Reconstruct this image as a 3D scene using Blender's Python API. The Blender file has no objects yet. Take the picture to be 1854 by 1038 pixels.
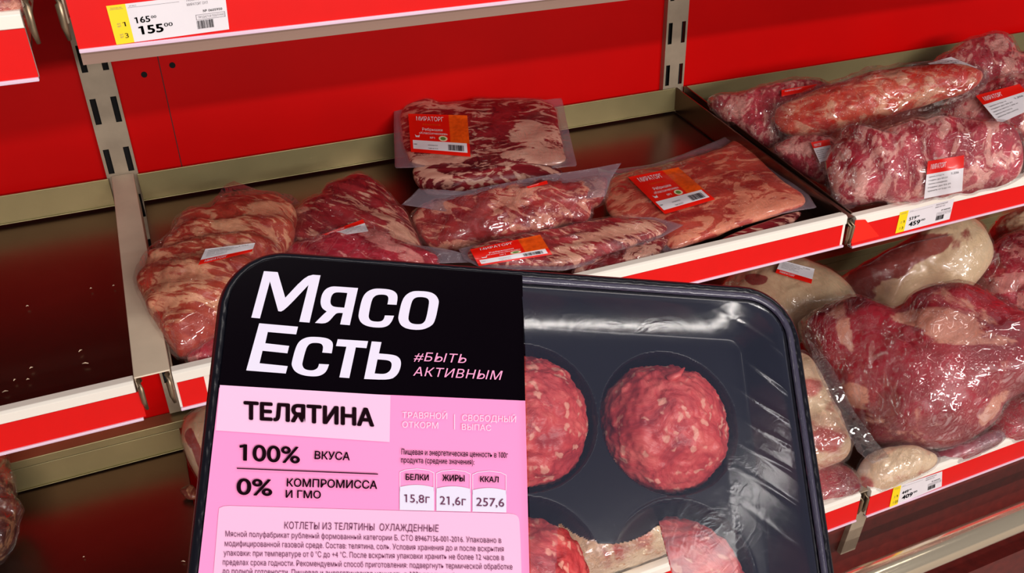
import bpy, bmesh, math, random
import numpy as np
from mathutils import Matrix, Vector
from mathutils.bvhtree import BVHTree
from mathutils.geometry import tessellate_polygon

S = bpy.context.scene
COL = S.collection
random.seed(4)

# ------------------------------------------------------------------ camera
CAM = np.array([0.06173, -1.35076, 0.47979])
ROT = np.array([[0.9197194740851512, 0.2117894259899003, -0.3305470133390904],
                [-0.3918458460018112, 0.44391548522804514, -0.8058510252806445],
                [-0.02393578826045859, 0.87068035524733, 0.4912665234134452]])
FPX = 1601.35
cd = bpy.data.cameras.new('camera')
cam = bpy.data.objects.new('camera', cd)
COL.objects.link(cam)
cam.matrix_world = Matrix([list(ROT[i]) + [CAM[i]] for i in range(3)] + [[0, 0, 0, 1]])
cd.sensor_width = 36.0
cd.lens = 36.0 * FPX / 1854
cd.clip_start = 0.02
S.camera = cam

# ------------------------------------------------------------------ world, lamps, exposure
S.view_settings.view_transform = 'Standard'
S.view_settings.look = 'None'
S.view_settings.gamma = 1.0
S.view_settings.use_curve_mapping = False
S.view_settings.exposure = 0.0
w = bpy.data.worlds.new('shop_hall')
S.world = w
w.use_nodes = True
w.node_tree.nodes['Background'].inputs[0].default_value = (0.9, 0.85, 0.88, 1)
w.node_tree.nodes['Background'].inputs[1].default_value = 0.17


def lamp(name, loc, tgt, sx, sy, power, col):
    l = bpy.data.lights.new(name, 'AREA')
    l.shape = 'RECTANGLE'
    l.size, l.size_y, l.energy, l.color = sx, sy, power, col
    o = bpy.data.objects.new(name, l)
    COL.objects.link(o)
    o.location = loc
    o.rotation_euler = (Vector(tgt) - Vector(loc)).to_track_quat('-Z', 'Y').to_euler()
    return o


lamp('ceiling_and_fill_lamp', (1.2, -1.40, 2.3), (1.2, -1.2, 0), 4.5, 0.06, 19, (1.0, 0.93, 0.88))
lamp('ceiling_and_fill_lamp', (1.2, -3.1, 2.3), (1.2, -1.2, 0), 4.5, 0.08, 11, (1.0, 0.93, 0.90))
lamp('ceiling_and_fill_lamp', (1.2, -5.6, 2.3), (1.2, 0, 0), 5.5, 0.12, 125, (1.0, 0.93, 0.90))  # fill light added to brighten the red back wall, not a known fixture
lamp('ceiling_and_fill_lamp', (1.2, -9.5, 2.3), (1.2, 0, 0), 7.0, 0.2, 420, (1.0, 0.93, 0.90))  # farther fill light, added so the upper wall gets more light

# ------------------------------------------------------------------ geometry helpers


def ray(x, y):
    d = ROT @ np.array([(x - 927) / FPX, -(y - 519) / FPX, -1.0])
    return d / np.linalg.norm(d)


def hit(x, y, c, n):
    d = ray(x, y)
    return CAM + d * ((n @ (np.asarray(c) - CAM)) / (n @ d))


def at(x, y, ax, val):
    d = ray(x, y)
    return CAM + d * ((val - CAM[ax]) / d[ax])


def proj(P):
    q = (np.asarray(P) - CAM) @ ROT
    return np.stack([927 + FPX * q[..., 0] / -q[..., 2], 519 - FPX * q[..., 1] / -q[..., 2]], -1)


def unit(v):
    v = np.asarray(v, float)
    return v / np.linalg.norm(v)


def vnoise(P, seed=0):
    P = np.asarray(P, float)
    I = np.floor(P).astype(np.int64)
    F = P - I
    F = F * F * (3 - 2 * F)
    out = 0
    for dx in (0, 1):
        for dy in (0, 1):
            for dz in (0, 1):
                h = ((I[:, 0] + dx) * 374761393 + (I[:, 1] + dy) * 668265263 + (I[:, 2] + dz) * 1274126177 + seed * 97531) & 0xffffffff
                h = ((h ^ (h >> 13)) * 1274126177) & 0xffffffff
                h = (h ^ (h >> 16)) & 0xffff
                wt = (F[:, 0] if dx else 1 - F[:, 0]) * (F[:, 1] if dy else 1 - F[:, 1]) * (F[:, 2] if dz else 1 - F[:, 2])
                out = out + wt * h / 65535.0
    return out * 2 - 1


def fbm(P, seed=0, oct=4):
    r, a, f = 0, 1.0, 1.0
    for k in range(oct):
        r = r + a * vnoise(P * f + 17.3 * k, seed + k)
        a *= .5
        f *= 2.03
    return r


def tag(o, label, cat, group=None):
    o['label'] = label
    o['category'] = cat
    if group:
        o['group'] = group
    return o


def struct(o):
    o['kind'] = 'structure'
    return o


def thing(name, label, cat, loc=(0, 0, 0), group=None):
    o = bpy.data.objects.new(name, None)
    COL.objects.link(o)
    o.empty_display_size = 0.02
    o.location = loc
    return tag(o, label, cat, group)


def root_inv(parent):
    M = Matrix.Identity(4)
    p = parent
    while p:
        M = p.matrix_basis.inverted() if p.parent is None else M
        if p.parent is None:
            break
        p = p.parent
    return M


WORLDM = {}


def obj(name, verts, faces, mats, parent=None, M=None, fmat=None, smooth=False, bevel=0):
    """verts in local frame M (world matrix)"""
    me = bpy.data.meshes.new(name)
    me.from_pydata([tuple(v) for v in verts], [], faces)
    if not isinstance(mats, (list, tuple)):
        mats = [mats]
    for m in mats:
        me.materials.append(m)
    if fmat is not None:
        me.polygons.foreach_set('material_index', fmat)
    if smooth:
        me.polygons.foreach_set('use_smooth', [True] * len(me.polygons))
    me.update()
    o = bpy.data.objects.new(name, me)
    COL.objects.link(o)
    M = M or Matrix.Identity(4)
    WORLDM[o.name] = M
    if parent is not None:
        o.parent = parent
        PM = WORLDM.get(parent.name) or parent.matrix_basis
        o.matrix_basis = PM.inverted() @ M
    else:
        o.matrix_basis = M
    if bevel:
        b = o.modifiers.new('bevel', 'BEVEL')
        b.width = bevel
        b.segments = 2
        b.limit_method = 'ANGLE'
    return o


class MB:
    def __init__(s):
        s.v, s.f, s.m = [], [], []

    def quad(s, a, b, c, d, mi=0):
        n = len(s.v)
        s.v += [tuple(a), tuple(b), tuple(c), tuple(d)]
        s.f.append((n, n + 1, n + 2, n + 3))
        s.m.append(mi)

    def hexa(s, p, mi=0):  # 8 points: bottom 4 ccw, top 4 ccw
        n = len(s.v)
        s.v += [tuple(q) for q in p]
        for f in ((3, 2, 1, 0), (4, 5, 6, 7), (0, 1, 5, 4), (1, 2, 6, 5), (2, 3, 7, 6), (3, 0, 4, 7)):
            s.f.append(tuple(n + i for i in f))
            s.m.append(mi)

    def box(s, x0, x1, y0, y1, z0, z1, mi=0):
        s.hexa([(x0, y0, z0), (x1, y0, z0), (x1, y1, z0), (x0, y1, z0), (x0, y0, z1), (x1, y0, z1), (x1, y1, z1), (x0, y1, z1)], mi)

    def prism_x(s, prof, x0, x1, mi=0):  # profile (y,z) polygon extruded along x
        n = len(s.v)
        k = len(prof)
        s.v += [(x0, y, z) for y, z in prof] + [(x1, y, z) for y, z in prof]
        for i in range(k):
            j = (i + 1) % k
            s.f.append((n + i, n + j, n + k + j, n + k + i))
            s.m.append(mi)
        s.f.append(tuple(n + i for i in range(k))[::-1])
        s.f.append(tuple(n + k + i for i in range(k)))
        s.m += [mi, mi]

    def tube(s, pts, r, seg=12, mi=0):
        pts = [np.array(p, float) for p in pts]
        n = len(s.v)
        for i, p in enumerate(pts):
            t = unit(pts[min(i + 1, len(pts) - 1)] - pts[max(i - 1, 0)])
            a = unit(np.cross(t, [0.13, 0.3, 0.9]))
            b = np.cross(t, a)
            rr = r[i] if isinstance(r, (list, tuple)) else r
            for k in range(seg):
                an = 2 * math.pi * k / seg
                s.v.append(tuple(p + rr * (math.cos(an) * a + math.sin(an) * b)))
        for i in range(len(pts) - 1):
            for k in range(seg):
                k2 = (k + 1) % seg
                s.f.append((n + i * seg + k, n + i * seg + k2, n + (i + 1) * seg + k2, n + (i + 1) * seg + k))
                s.m.append(mi)
        s.f.append(tuple(n + k for k in range(seg))[::-1])
        s.f.append(tuple(n + (len(pts) - 1) * seg + k for k in range(seg)))
        s.m += [mi, mi]

    def build(s, name, mats, parent=None, M=None, smooth=False, bevel=0):
        return obj(name, s.v, s.f, mats, parent, M, s.m, smooth, bevel)


# ------------------------------------------------------------------ materials
def lin(c):
    return tuple(((x / 255) / 12.92 if x / 255 <= 0.04045 else ((x / 255 + 0.055) / 1.055) ** 2.4) for x in c) + (1.0,)


def nodes(name):
    m = bpy.data.materials.new(name)
    m.use_nodes = True
    nt = m.node_tree
    return m, nt, nt.nodes['Principled BSDF'], nt.nodes['Material Output']


def N(nt, t, **kw):
    n = nt.nodes.new(t)
    for k, v in kw.items():
        if k in n.inputs:
            n.inputs[k].default_value = v
        else:
            setattr(n, k, v)
    return n


def ramp(nt, stops, interp='LINEAR'):
    r = nt.nodes.new('ShaderNodeValToRGB')
    r.color_ramp.interpolation = interp
    e = r.color_ramp.elements
    while len(e) < len(stops):
        e.new(0.5)
    for i, (p, c) in enumerate(stops):
        e[i].position = p
        e[i].color = c
    return r


def plain(name, rgb, rough=.5, metal=0.0, noise=0.0, nscale=40, bump=0.0, coat=0.0, spec=.5):
    m, nt, b, out = nodes(name)
    c = lin(rgb)
    b.inputs['Base Color'].default_value = c
    b.inputs['Roughness'].default_value = rough
    b.inputs['Metallic'].default_value = metal
    b.inputs['Coat Weight'].default_value = coat
    b.inputs['Specular IOR Level'].default_value = spec
    if noise or bump:
        tc = N(nt, 'ShaderNodeTexCoord')
        no = N(nt, 'ShaderNodeTexNoise', Scale=nscale, Detail=5.0)
        nt.links.new(tc.outputs['Object'], no.inputs['Vector'])
        if noise:
            r = ramp(nt, [(.3, tuple(x * (1 - noise) for x in c[:3]) + (1,)), (.7, tuple(min(1, x * (1 + noise)) for x in c[:3]) + (1,))])
            nt.links.new(no.outputs['Fac'], r.inputs['Fac'])
            nt.links.new(r.outputs['Color'], b.inputs['Base Color'])
        if bump:
            bp = N(nt, 'ShaderNodeBump', Strength=bump, Distance=.002)
            nt.links.new(no.outputs['Fac'], bp.inputs['Height'])
            nt.links.new(bp.outputs['Normal'], b.inputs['Normal'])
    return m


def meat(name, lean, dark, fat, scale=28, stretch=(1, 1, 1), rot=0, thr=.52, soft=.06, dist=1.2, rough=.32, bump=.5, fleck=.25):
    m, nt, b, out = nodes(name)
    L = nt.links.new
    tc = N(nt, 'ShaderNodeTexCoord')
    mp = N(nt, 'ShaderNodeMapping')
    mp.inputs['Rotation'].default_value = (0, 0, rot)
    mp.inputs['Scale'].default_value = stretch
    # rotate first, then stretch: two mappings
    mp0 = N(nt, 'ShaderNodeMapping')
    mp0.inputs['Rotation'].default_value = (0, 0, rot)
    mp.inputs['Rotation'].default_value = (0, 0, 0)
    L(tc.outputs['Object'], mp0.inputs['Vector'])
    L(mp0.outputs['Vector'], mp.inputs['Vector'])
    n1 = N(nt, 'ShaderNodeTexNoise', Scale=float(scale), Detail=5.0, Roughness=.58, Distortion=float(dist))
    n2 = N(nt, 'ShaderNodeTexNoise', Scale=float(scale) * .7, Detail=3.0, Roughness=.5, Distortion=.6)
    n3 = N(nt, 'ShaderNodeTexNoise', Scale=float(scale) * 5, Detail=4.0, Roughness=.6)
    for n in (n1, n2, n3):
        L(mp.outputs['Vector'], n.inputs['Vector'])
    off = N(nt, 'ShaderNodeVectorMath', operation='ADD')
    off.inputs[1].default_value = (3.1, 7.7, 1.3)
    L(mp.outputs['Vector'], off.inputs[0])
    L(off.outputs[0], n2.inputs['Vector'])
    at_ = N(nt, 'ShaderNodeAttribute', attribute_name='fat')
    add = N(nt, 'ShaderNodeMath', operation='ADD')
    L(n1.outputs['Fac'], add.inputs[0])
    L(at_.outputs['Fac'], add.inputs[1])
    fl = N(nt, 'ShaderNodeMath', operation='MULTIPLY_ADD')
    fl.inputs[1].default_value = fleck
    L(n3.outputs['Fac'], fl.inputs[0])
    fl.inputs[2].default_value = -fleck * .5
    add2 = N(nt, 'ShaderNodeMath', operation='ADD')
    L(add.outputs[0], add2.inputs[0])
    L(fl.outputs[0], add2.inputs[1])
    rmask = N(nt, 'ShaderNodeMapRange', interpolation_type='SMOOTHSTEP')
    rmask.inputs['From Min'].default_value = thr - soft
    rmask.inputs['From Max'].default_value = thr + soft
    L(add2.outputs[0], rmask.inputs['Value'])
    rl = ramp(nt, [(.36, lin(dark)), (.62, lin(lean))])
    L(n2.outputs['Fac'], rl.inputs['Fac'])
    f2 = tuple(int(x * .86) for x in fat)
    f2 = (f2[0], int(f2[1] * .9), int(f2[2] * .9))
    rf = ramp(nt, [(.35, lin(f2)), (.6, lin(fat))])
    L(n2.outputs['Fac'], rf.inputs['Fac'])
    mix = N(nt, 'ShaderNodeMix', data_type='RGBA')
    L(rmask.outputs[0], mix.inputs['Factor'])
    L(rl.outputs['Color'], mix.inputs[6])
    L(rf.outputs['Color'], mix.inputs[7])
    L(mix.outputs[2], b.inputs['Base Color'])
    b.inputs['Roughness'].default_value = rough
    b.inputs['Specular IOR Level'].default_value = .45
    bp = N(nt, 'ShaderNodeBump', Strength=bump, Distance=.003)
    L(add2.outputs[0], bp.inputs['Height'])
    L(bp.outputs['Normal'], b.inputs['Normal'])
    return m


def film(name, rough=.1, scale=55, bump=.7, haze=.03, hazecol=(225, 215, 225), base=.04, fres=.5, stretch=(1, 1, 1), rot=0, fold=.006):
    m, nt, b, out = nodes(name)
    nt.nodes.remove(b)
    L = nt.links.new
    tc = N(nt, 'ShaderNodeTexCoord')
    mp0 = N(nt, 'ShaderNodeMapping')
    mp0.inputs['Rotation'].default_value = (0, 0, rot)
    mp = N(nt, 'ShaderNodeMapping')
    mp.inputs['Scale'].default_value = stretch
    L(tc.outputs['Object'], mp0.inputs['Vector'])
    L(mp0.outputs['Vector'], mp.inputs['Vector'])
    n1 = N(nt, 'ShaderNodeTexNoise', Scale=float(scale), Detail=4.0, Roughness=.6, Distortion=2.2)
    L(mp.outputs['Vector'], n1.inputs['Vector'])
    # folds: ridged noise
    s = N(nt, 'ShaderNodeMath', operation='SUBTRACT')
    s.inputs[1].default_value = .5
    L(n1.outputs['Fac'], s.inputs[0])
    a = N(nt, 'ShaderNodeMath', operation='ABSOLUTE')
    L(s.outputs[0], a.inputs[0])
    bp = N(nt, 'ShaderNodeBump', Strength=bump, Distance=fold)
    bp.invert = True
    fd = N(nt, 'ShaderNodeMapRange', interpolation_type='SMOOTHSTEP')
    fd.inputs['From Min'].default_value = .0
    fd.inputs['From Max'].default_value = .06
    L(a.outputs[0], fd.inputs['Value'])
    L(fd.outputs[0], bp.inputs['Height'])
    lw = N(nt, 'ShaderNodeLayerWeight', Blend=.35)
    L(bp.outputs['Normal'], lw.inputs['Normal'])
    ma = N(nt, 'ShaderNodeMath', operation='MULTIPLY_ADD')
    ma.inputs[1].default_value = fres
    ma.inputs[2].default_value = base
    L(lw.outputs['Fresnel'], ma.inputs[0])
    tr = N(nt, 'ShaderNodeBsdfTransparent')
    gl = N(nt, 'ShaderNodeBsdfGlossy', Roughness=rough)
    L(bp.outputs['Normal'], gl.inputs['Normal'])
    df = N(nt, 'ShaderNodeBsdfDiffuse', Color=lin(hazecol))
    m1 = N(nt, 'ShaderNodeMixShader', Fac=haze)
    L(tr.outputs[0], m1.inputs[1])
    L(df.outputs[0], m1.inputs[2])
    m2 = N(nt, 'ShaderNodeMixShader')
    L(ma.outputs[0], m2.inputs[0])
    L(m1.outputs[0], m2.inputs[1])
    L(gl.outputs[0], m2.inputs[2])
    L(m2.outputs[0], out.inputs['Surface'])
    return m


M = {}
M['red_wall'] = plain('red_painted_panel', (205, 2, 2), .45, noise=.05, nscale=6, spec=.1)
M['upright'] = plain('grey_upright_steel', (168, 152, 130), .45, .35, noise=.12, nscale=30)
M['slot'] = plain('slot_dark', (6, 4, 4), .9)
M['lip'] = plain('khaki_steel', (150, 139, 98), .4, .55, noise=.08, nscale=14)
M['pan'] = plain('brown_steel_pan', (124, 98, 86), .28, .95, noise=.08, nscale=9)
M['bracket'] = plain('beige_bracket', (222, 204, 178), .4, .1, noise=.07, nscale=22)
M['hook'] = plain('hook_metal', (150, 130, 105), .35, .8)
M['white'] = plain('white_rail_plastic', (250, 243, 230), .4)
M['red'] = plain('red_strip', (230, 7, 4), .38, spec=.3, noise=.02)
M['clear'] = plain('strip_lip_plastic', (235, 205, 225), .25)
M['under'] = plain('shelf_underside_steel', (150, 120, 105), .5, .3)
M['purple'] = plain('strip_edge_blue', (60, 40, 190), .4)
M['dark'] = plain('dark_cavity', (30, 12, 10), .7)
M['base'] = plain('base_panel_maroon', (92, 22, 16), .45, noise=.25, nscale=60)
M['chrome'] = plain('steel_bumper', (236, 222, 194), .2, .8)
M['paper'] = plain('paper_white', (236, 230, 234), .5, noise=.02)
M['yellow'] = plain('paper_yellow', (255, 222, 0), .5)
M['ink'] = plain('ink_black', (18, 10, 20), .6, spec=.15)
M['grey_ink'] = plain('ink_grey', (120, 112, 118), .5)
M['lab_red'] = plain('label_red', (238, 24, 10), .35, coat=.4)
M['lab_orange'] = plain('label_orange', (246, 84, 16), .35, coat=.4, noise=.25, nscale=150)
M['lab_green'] = plain('label_green', (96, 140, 60), .4)
M['lab_cream'] = plain('label_cream', (235, 225, 180), .4)
M['crumb'] = plain('pale_crumbs', (225, 200, 170), .6)
M['film'] = film('clear_film', fold=.0030, bump=1.0, scale=48, rough=.045, haze=.004, fres=.2, base=.13, stretch=(1, .4, 1), rot=.5)
M['film_tight'] = film('tight_film', fold=.0016, scale=42, bump=.8, rough=.04, haze=.003, fres=.15, base=.09, stretch=(1, .5, 1), rot=-.4)
M['film_crinkle'] = film('crinkled_film', fold=.0035, scale=60, bump=1.0, rough=.03, haze=.01, fres=.32, base=.10)
M['flange'] = film('milky_film_flange', scale=22, bump=.25, rough=.14, haze=.17, hazecol=(198, 176, 190), base=.05, fres=.35)

# ------------------------------------------------------------------ the case: walls, uprights, shelves
W = .9375
X0, X1 = -W, 2 * W
UP_X = [0.0, W, 2 * W]


def zmid(y):
    return -.043 + (y + .02) * (.05 / .456)


def zlow(y):
    return -.493 + (y + .033) * (.007 / .58)


def ztop(y):
    return .315 + 0 * y


def P3(x, y):
    return at(x, y, 1, 0.0)


mb = MB()
mb.box(X0 - .6, X1 + 1.4, 0.0, .02, -1.0, 1.0)
wall = struct(mb.build('wall_back', M['red_wall']))
# fine seam between two panels and two bolt holes
a = P3(283, 87)
b = P3(328, 300)
mb = MB()
mb.box((a[0] + b[0]) / 2 - .0006, (a[0] + b[0]) / 2 + .0006, -.0006, .001, -.02, .6)
mb.build('panel_seam', plain('seam_shadow_gap', (70, 6, 6), .7), wall)
for px in ((261, 135), (312, 118)):
    c = P3(*px)
    mb = MB()
    mb.tube([(c[0], -.0012, c[2]), (c[0], .002, c[2])], .0042, 14)
    mb.build('bolt_hole', M['slot'], wall)

mb = MB()
mb.box(X0 - .6, X1 + 1.4, -.034, -.002, -.449, -.434)
struct(mb.build('trim_1', M['lip'], bevel=.001))
mb = MB()
mb.box(X0 - .6, X1 + 1.4, -.60, -.58, -1.0, -.53)
mb.box(X0 - .6, X1 + 1.4, -.66, -.60, -1.0, -.70)
struct(mb.build('wall_front', M['base']))
mb = MB()
mb.box(X0 - .6, X1 + 1.4, -4.5, .02, -1.02, -1.0)
struct(mb.build('floor', plain('floor_tiles', (200, 190, 180), .4, noise=.06)))

PIT, ZS = .07444, .02263


def upright(x, label):
    t = thing('shelf_upright', label, 'upright', (x, 0, -.43), 'slotted uprights of the case')
    mb = MB()
    xs = [-.0215, -.0175, -.0095, .0095, .0175, .0215]
    zs = [-.43]
    k = -5
    while ZS + PIT * k < .9:
        zc = ZS + PIT * k
        if zc - .0185 > -.42:
            zs += [zc - .0185, zc + .0185]
        k += 1
    zs.append(.95)
    yf = -.012
    for i in range(5):
        for j in range(len(zs) - 1):
            if i in (1, 3) and j % 2 == 1:
                continue
            mb.quad((x + xs[i], yf, zs[j]), (x + xs[i + 1], yf, zs[j]), (x + xs[i + 1], yf, zs[j + 1]), (x + xs[i], yf, zs[j + 1]))
    mb.quad((x - .0215, 0, -.43), (x - .0215, yf, -.43), (x - .0215, yf, .95), (x - .0215, 0, .95))
    mb.quad((x + .0215, yf, -.43), (x + .0215, 0, -.43), (x + .0215, 0, .95), (x + .0215, yf, .95))
    mb.build('post', M['upright'], t)
    mb = MB()
    mb.box(x - .018, x + .018, -.004, -.001, -.42, .94)
    mb.build('slot_backing', M['slot'], t)


upright(0.0, 'slotted steel upright above the pale bracket bar, beside the left bay')
upright(W, 'slotted steel upright above the dark corner where two trays meet')
upright(2 * W, 'slotted steel upright at the far right end')


def shelf(x0, x1, yb, zl, zc, yf, zf, hf, name, label, group, pan, white=True, strip=None, side_l=False, side_r=False, dz=0.0, under=False, white_ends=None):
    """tray shelf: pan, back lip, front rail, coloured strip"""
    t = thing('shelf', label, 'shelf', ((x0 + x1) / 2, yf, zf - hf), group)
    zf = zf + dz
    zff = zf - .030
    th = .003
    mb = MB()
    a = zff - .002
    mb.hexa([(x0, yf + .010, a - th), (x1, yf + .010, a - th), (x1, yb + .012, zl - zc - .003 - th), (x0, yb + .012, zl - zc - .003 - th),
             (x0, yf + .010, a), (x1, yf + .010, a), (x1, yb + .012, zl - zc - .003), (x0, yb + .012, zl - zc - .003)])
    mb.box(x0, x1, yf + .008, yf + .0105, a - th, zf - .001)
    mb.build('pan', pan, t, bevel=.0006)
    for s, fl in ((x0, side_l), (x1 - .0025, side_r)):
        if fl:
            mb = MB()
            mb.hexa([(s, yf + .0105, a), (s + .0025, yf + .0105, a), (s + .0025, yb, zl - zc), (s, yb, zl - zc),
                     (s, yf + .0105, zf + .002), (s + .0025, yf + .0105, zf + .002), (s + .0025, yb, zl + .001), (s, yb, zl + .001)])
            mb.build('side_plate', pan, t)
    mb = MB()
    mb.box(x0, x1, yb, yb + .003, zl - zc, zl)
    mb.box(x0, x1, yb - .0035, yb + .0005, zl - zc - .0006, zl - zc + .0008)
    mb.build('back_lip', M['lip'], t, bevel=.0006)
    hw = .0135 if white else .0
    if white:
        mb = MB()
        mb.prism_x([(yf + .013, zf), (yf + .002, zf), (yf - .0015, zf - .0025), (yf - .0015, zf - hw), (yf + .008, zf - hw), (yf + .008, zf - .006), (yf + .013, zf - .006)], x0, x1)
        mb.build('front_rail', M['white'], t, bevel=.0006)
    zb = zf - hf
    mb = MB()
    mb.box(x0, x1, yf + .0005, yf + .007, zb + .001, zf - hw - .0002)
    mb.build('price_channel', M['white'], t)
    for (sx0, sx1) in (strip or [(x0, x1)]):
        mb = MB()
        mb.box(sx0, sx1, yf - .0012, yf + .0003, zb + .0035, zf - hw - .0004)
        mb.build('price_strip', M['red'], t)
    mb = MB()
    mb.box(x0, x1, yf - .0035, yf + .007, zb, zb + .0035)
    mb.build('strip_lip', M['clear'], t, bevel=.0008)
    if under and not white:
        mb = MB()
        mb.box(x0, x1, yf - .001, yf + .004, zf - .0002, zf + .0022)
        mb.build('strip_edge', M['purple'], t)
    if under:
        mb = MB()
        mb.box(x0, x1, yf + .006, yf + .012, zb - .012, zb - .0002)
        mb.build('front_underside', M['under'], t)
    return t


D, ZF, HF = .47622, -.06286, .05014
D2, ZF2, H2 = .6131, -.46951, .05589
GL, GR = .0195, .0155
mid_g = 'tray shelves of the middle tier'
low_g = 'tray shelves of the bottom tier'
top_g = 'tray shelves of the top tier'
shelf(X0 + .02, -GL, -.02, 0.0, .041, -D, ZF, HF, 'shelf', 'empty brown steel tray shelf of the middle tier in the left bay', mid_g, M['pan'], strip=[(X0 + .02, -GL + .003)])
sx = at(358, 700, 1, -D)[0]
sxa = at(322, 700, 1, -D)[0]
sxb = at(373, 700, 1, -D)[0]
shelf(GL, W + .003, -.02, 0.0, .041, -D, ZF, HF, 'shelf', 'middle tier tray shelf holding vacuum packed ribs, behind the black tray', mid_g, M['pan'], side_r=True,
      strip=[(sxa, sxb), (sxb + .006, W - .003)])
shelf(W + .020, 2 * W - .02, -.02, 0.0, .041, -D, ZF, HF, 'shelf', 'middle tier tray shelf of the right bay holding long wrapped pork rolls', mid_g, M['pan'], side_l=True, dz=-.006)
shelf(X0 + .02, -.012, -.033, -.45, .041, -D2, ZF2, H2, 'shelf', 'nearly empty bottom tier tray shelf in the left bay', low_g, M['pan'])
shelf(.012, W - .008, -.033, -.45, .041, -D2, ZF2, H2, 'shelf', 'bottom tier tray shelf mostly hidden by the black tray', low_g, M['pan'])
shelf(W + .012, 2 * W - .02, -.033, -.45, .041, -D2, ZF2, H2, 'shelf', 'bottom tier tray shelf of the right bay piled with large red joints', low_g, M['pan'])
D3, Z3 = .50719, .29095
shelf(X0 + .02, -.022, -.02, .405, .041, -D3, Z3 + .052 - .013, .058, 'shelf', 'top tier shelf with white rail at the upper left corner', top_g, M['pan'])
shelf(.014, W - .012, -.02, .405, .041, -D3, Z3 + .052, .052, 'shelf', 'top tier shelf with red strip and a yellow edged price ticket', top_g, M['pan'], white=False, under=True)
shelf(W + .012, 2 * W - .02, -.02, .405, .041, -D3, Z3 + .052, .052, 'shelf', 'top tier shelf of the right bay', top_g, M['pan'], under=True)


def bracket(x, hw, yb, zb, yf, zf, label, mat, hooks=True):
    t = thing('shelf_bracket', label, 'bracket', (x, yf, zf - .05), 'shelf brackets between the bays')
    mb = MB()
    h = .05
    th = .002
    p = lambda s, y, z: (x + s, y, z)
    mb.hexa([p(-hw, yf, zf - th), p(hw, yf, zf - th), p(hw * .8, yb, zb - th), p(-hw * .8, yb, zb - th), p(-hw, yf, zf), p(hw, yf, zf), p(hw * .8, yb, zb), p(-hw * .8, yb, zb)])
    for s in (-1, 1):
        a, b = sorted((s * hw, s * (hw - th)))
        c, d = sorted((s * hw * .8, s * (hw * .8 - th)))
        mb.hexa([p(a, yf + .004, zf - h * .6), p(b, yf + .004, zf - h * .6), p(d, yb, zb - h), p(c, yb, zb - h), p(a, yf + .004, zf - th), p(b, yf + .004, zf - th), p(d, yb, zb - th), p(c, yb, zb - th)])
    mb.build('channel', mat, t, bevel=.0012)
    if hooks:
        for s in (-1, 1):
            mb = MB()
            xx = x + s * (hw - .004)
            mb.tube([(xx, yf + .012, zf - .012), (xx, yf + .001, zf - .006), (xx, yf - .005, zf - .012), (xx, yf - .004, zf - .030), (xx + .001, yf - .001, zf - .042)], [.003, .003, .0032, .003, .0018], 8)
            mb.build('hook', M['hook'], t, smooth=True)


bracket(0.0, .0185, -.016, .002, -D + .002, ZF + .003, 'pale beige steel bracket bar between empty tray and rib packs', M['bracket'])
bracket(W + .0115, .007, -.016, -.012, -D + .002, ZF - .006, 'dark narrow bracket between the two trays on the right', M['pan'])
bracket(-.004, .016, -.016, .405, -D3 + .004, Z3 + .053, 'bracket bar with two hooks at the upper left, under the top shelf ends', M['bracket'])
bracket(W + .002, .0095, -.03, -.455, -D2 + .004, ZF2 - .004, 'bottom tier bracket between the red strips at the lower right', M['upright'])
# bracket foot under the bottom tier
t = thing('bracket_foot', 'grey steel foot hanging below the bottom bracket by the bumper rail', 'bracket', (W + .006, -D2, -.60))
mb = MB()
mb.hexa([(W - .018, -D2 + .004, -.60), (W + .012, -D2 + .004, -.60), (W + .012, -D2 + .03, -.60), (W - .018, -D2 + .03, -.60),
         (W - .004, -D2 + .004, -.512), (W + .024, -D2 + .004, -.512), (W + .024, -D2 + .03, -.512), (W - .004, -D2 + .03, -.512)])
mb.build('foot_plate', M['upright'], t, bevel=.001)

# torn red strip end on the right bay
a = [at(*p, 1, -D - .004) for p in ((1549, 399), (1567, 398), (1592, 428), (1541, 441))]
mb = MB()
mb.hexa([tuple(q + np.array([0, .0006, 0])) for q in a] + [tuple(q) for q in a])
o = mb.build('strip_flap', plain('bright_red_flap', (255, 30, 4), .35))
tag(o, 'torn bright red strip end folded over at the right shelf corner', 'strip')

# bumper rail
bp0 = at(1700, 1000, 1, -.70)
bp1 = at(1854, 930, 1, -.70)
zc = (bp0[2] + bp1[2]) / 2
mb = MB()
mb.tube([(X0 - .6, -.70, zc), (X1 + 1.4, -.70, zc)], .021, 28)
o = mb.build('bumper_rail', M['chrome'], smooth=True)
tag(o, 'round shiny steel bumper rail running below the bottom shelf', 'rail')

# ------------------------------------------------------------------ lettering
TXT = {}


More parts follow.
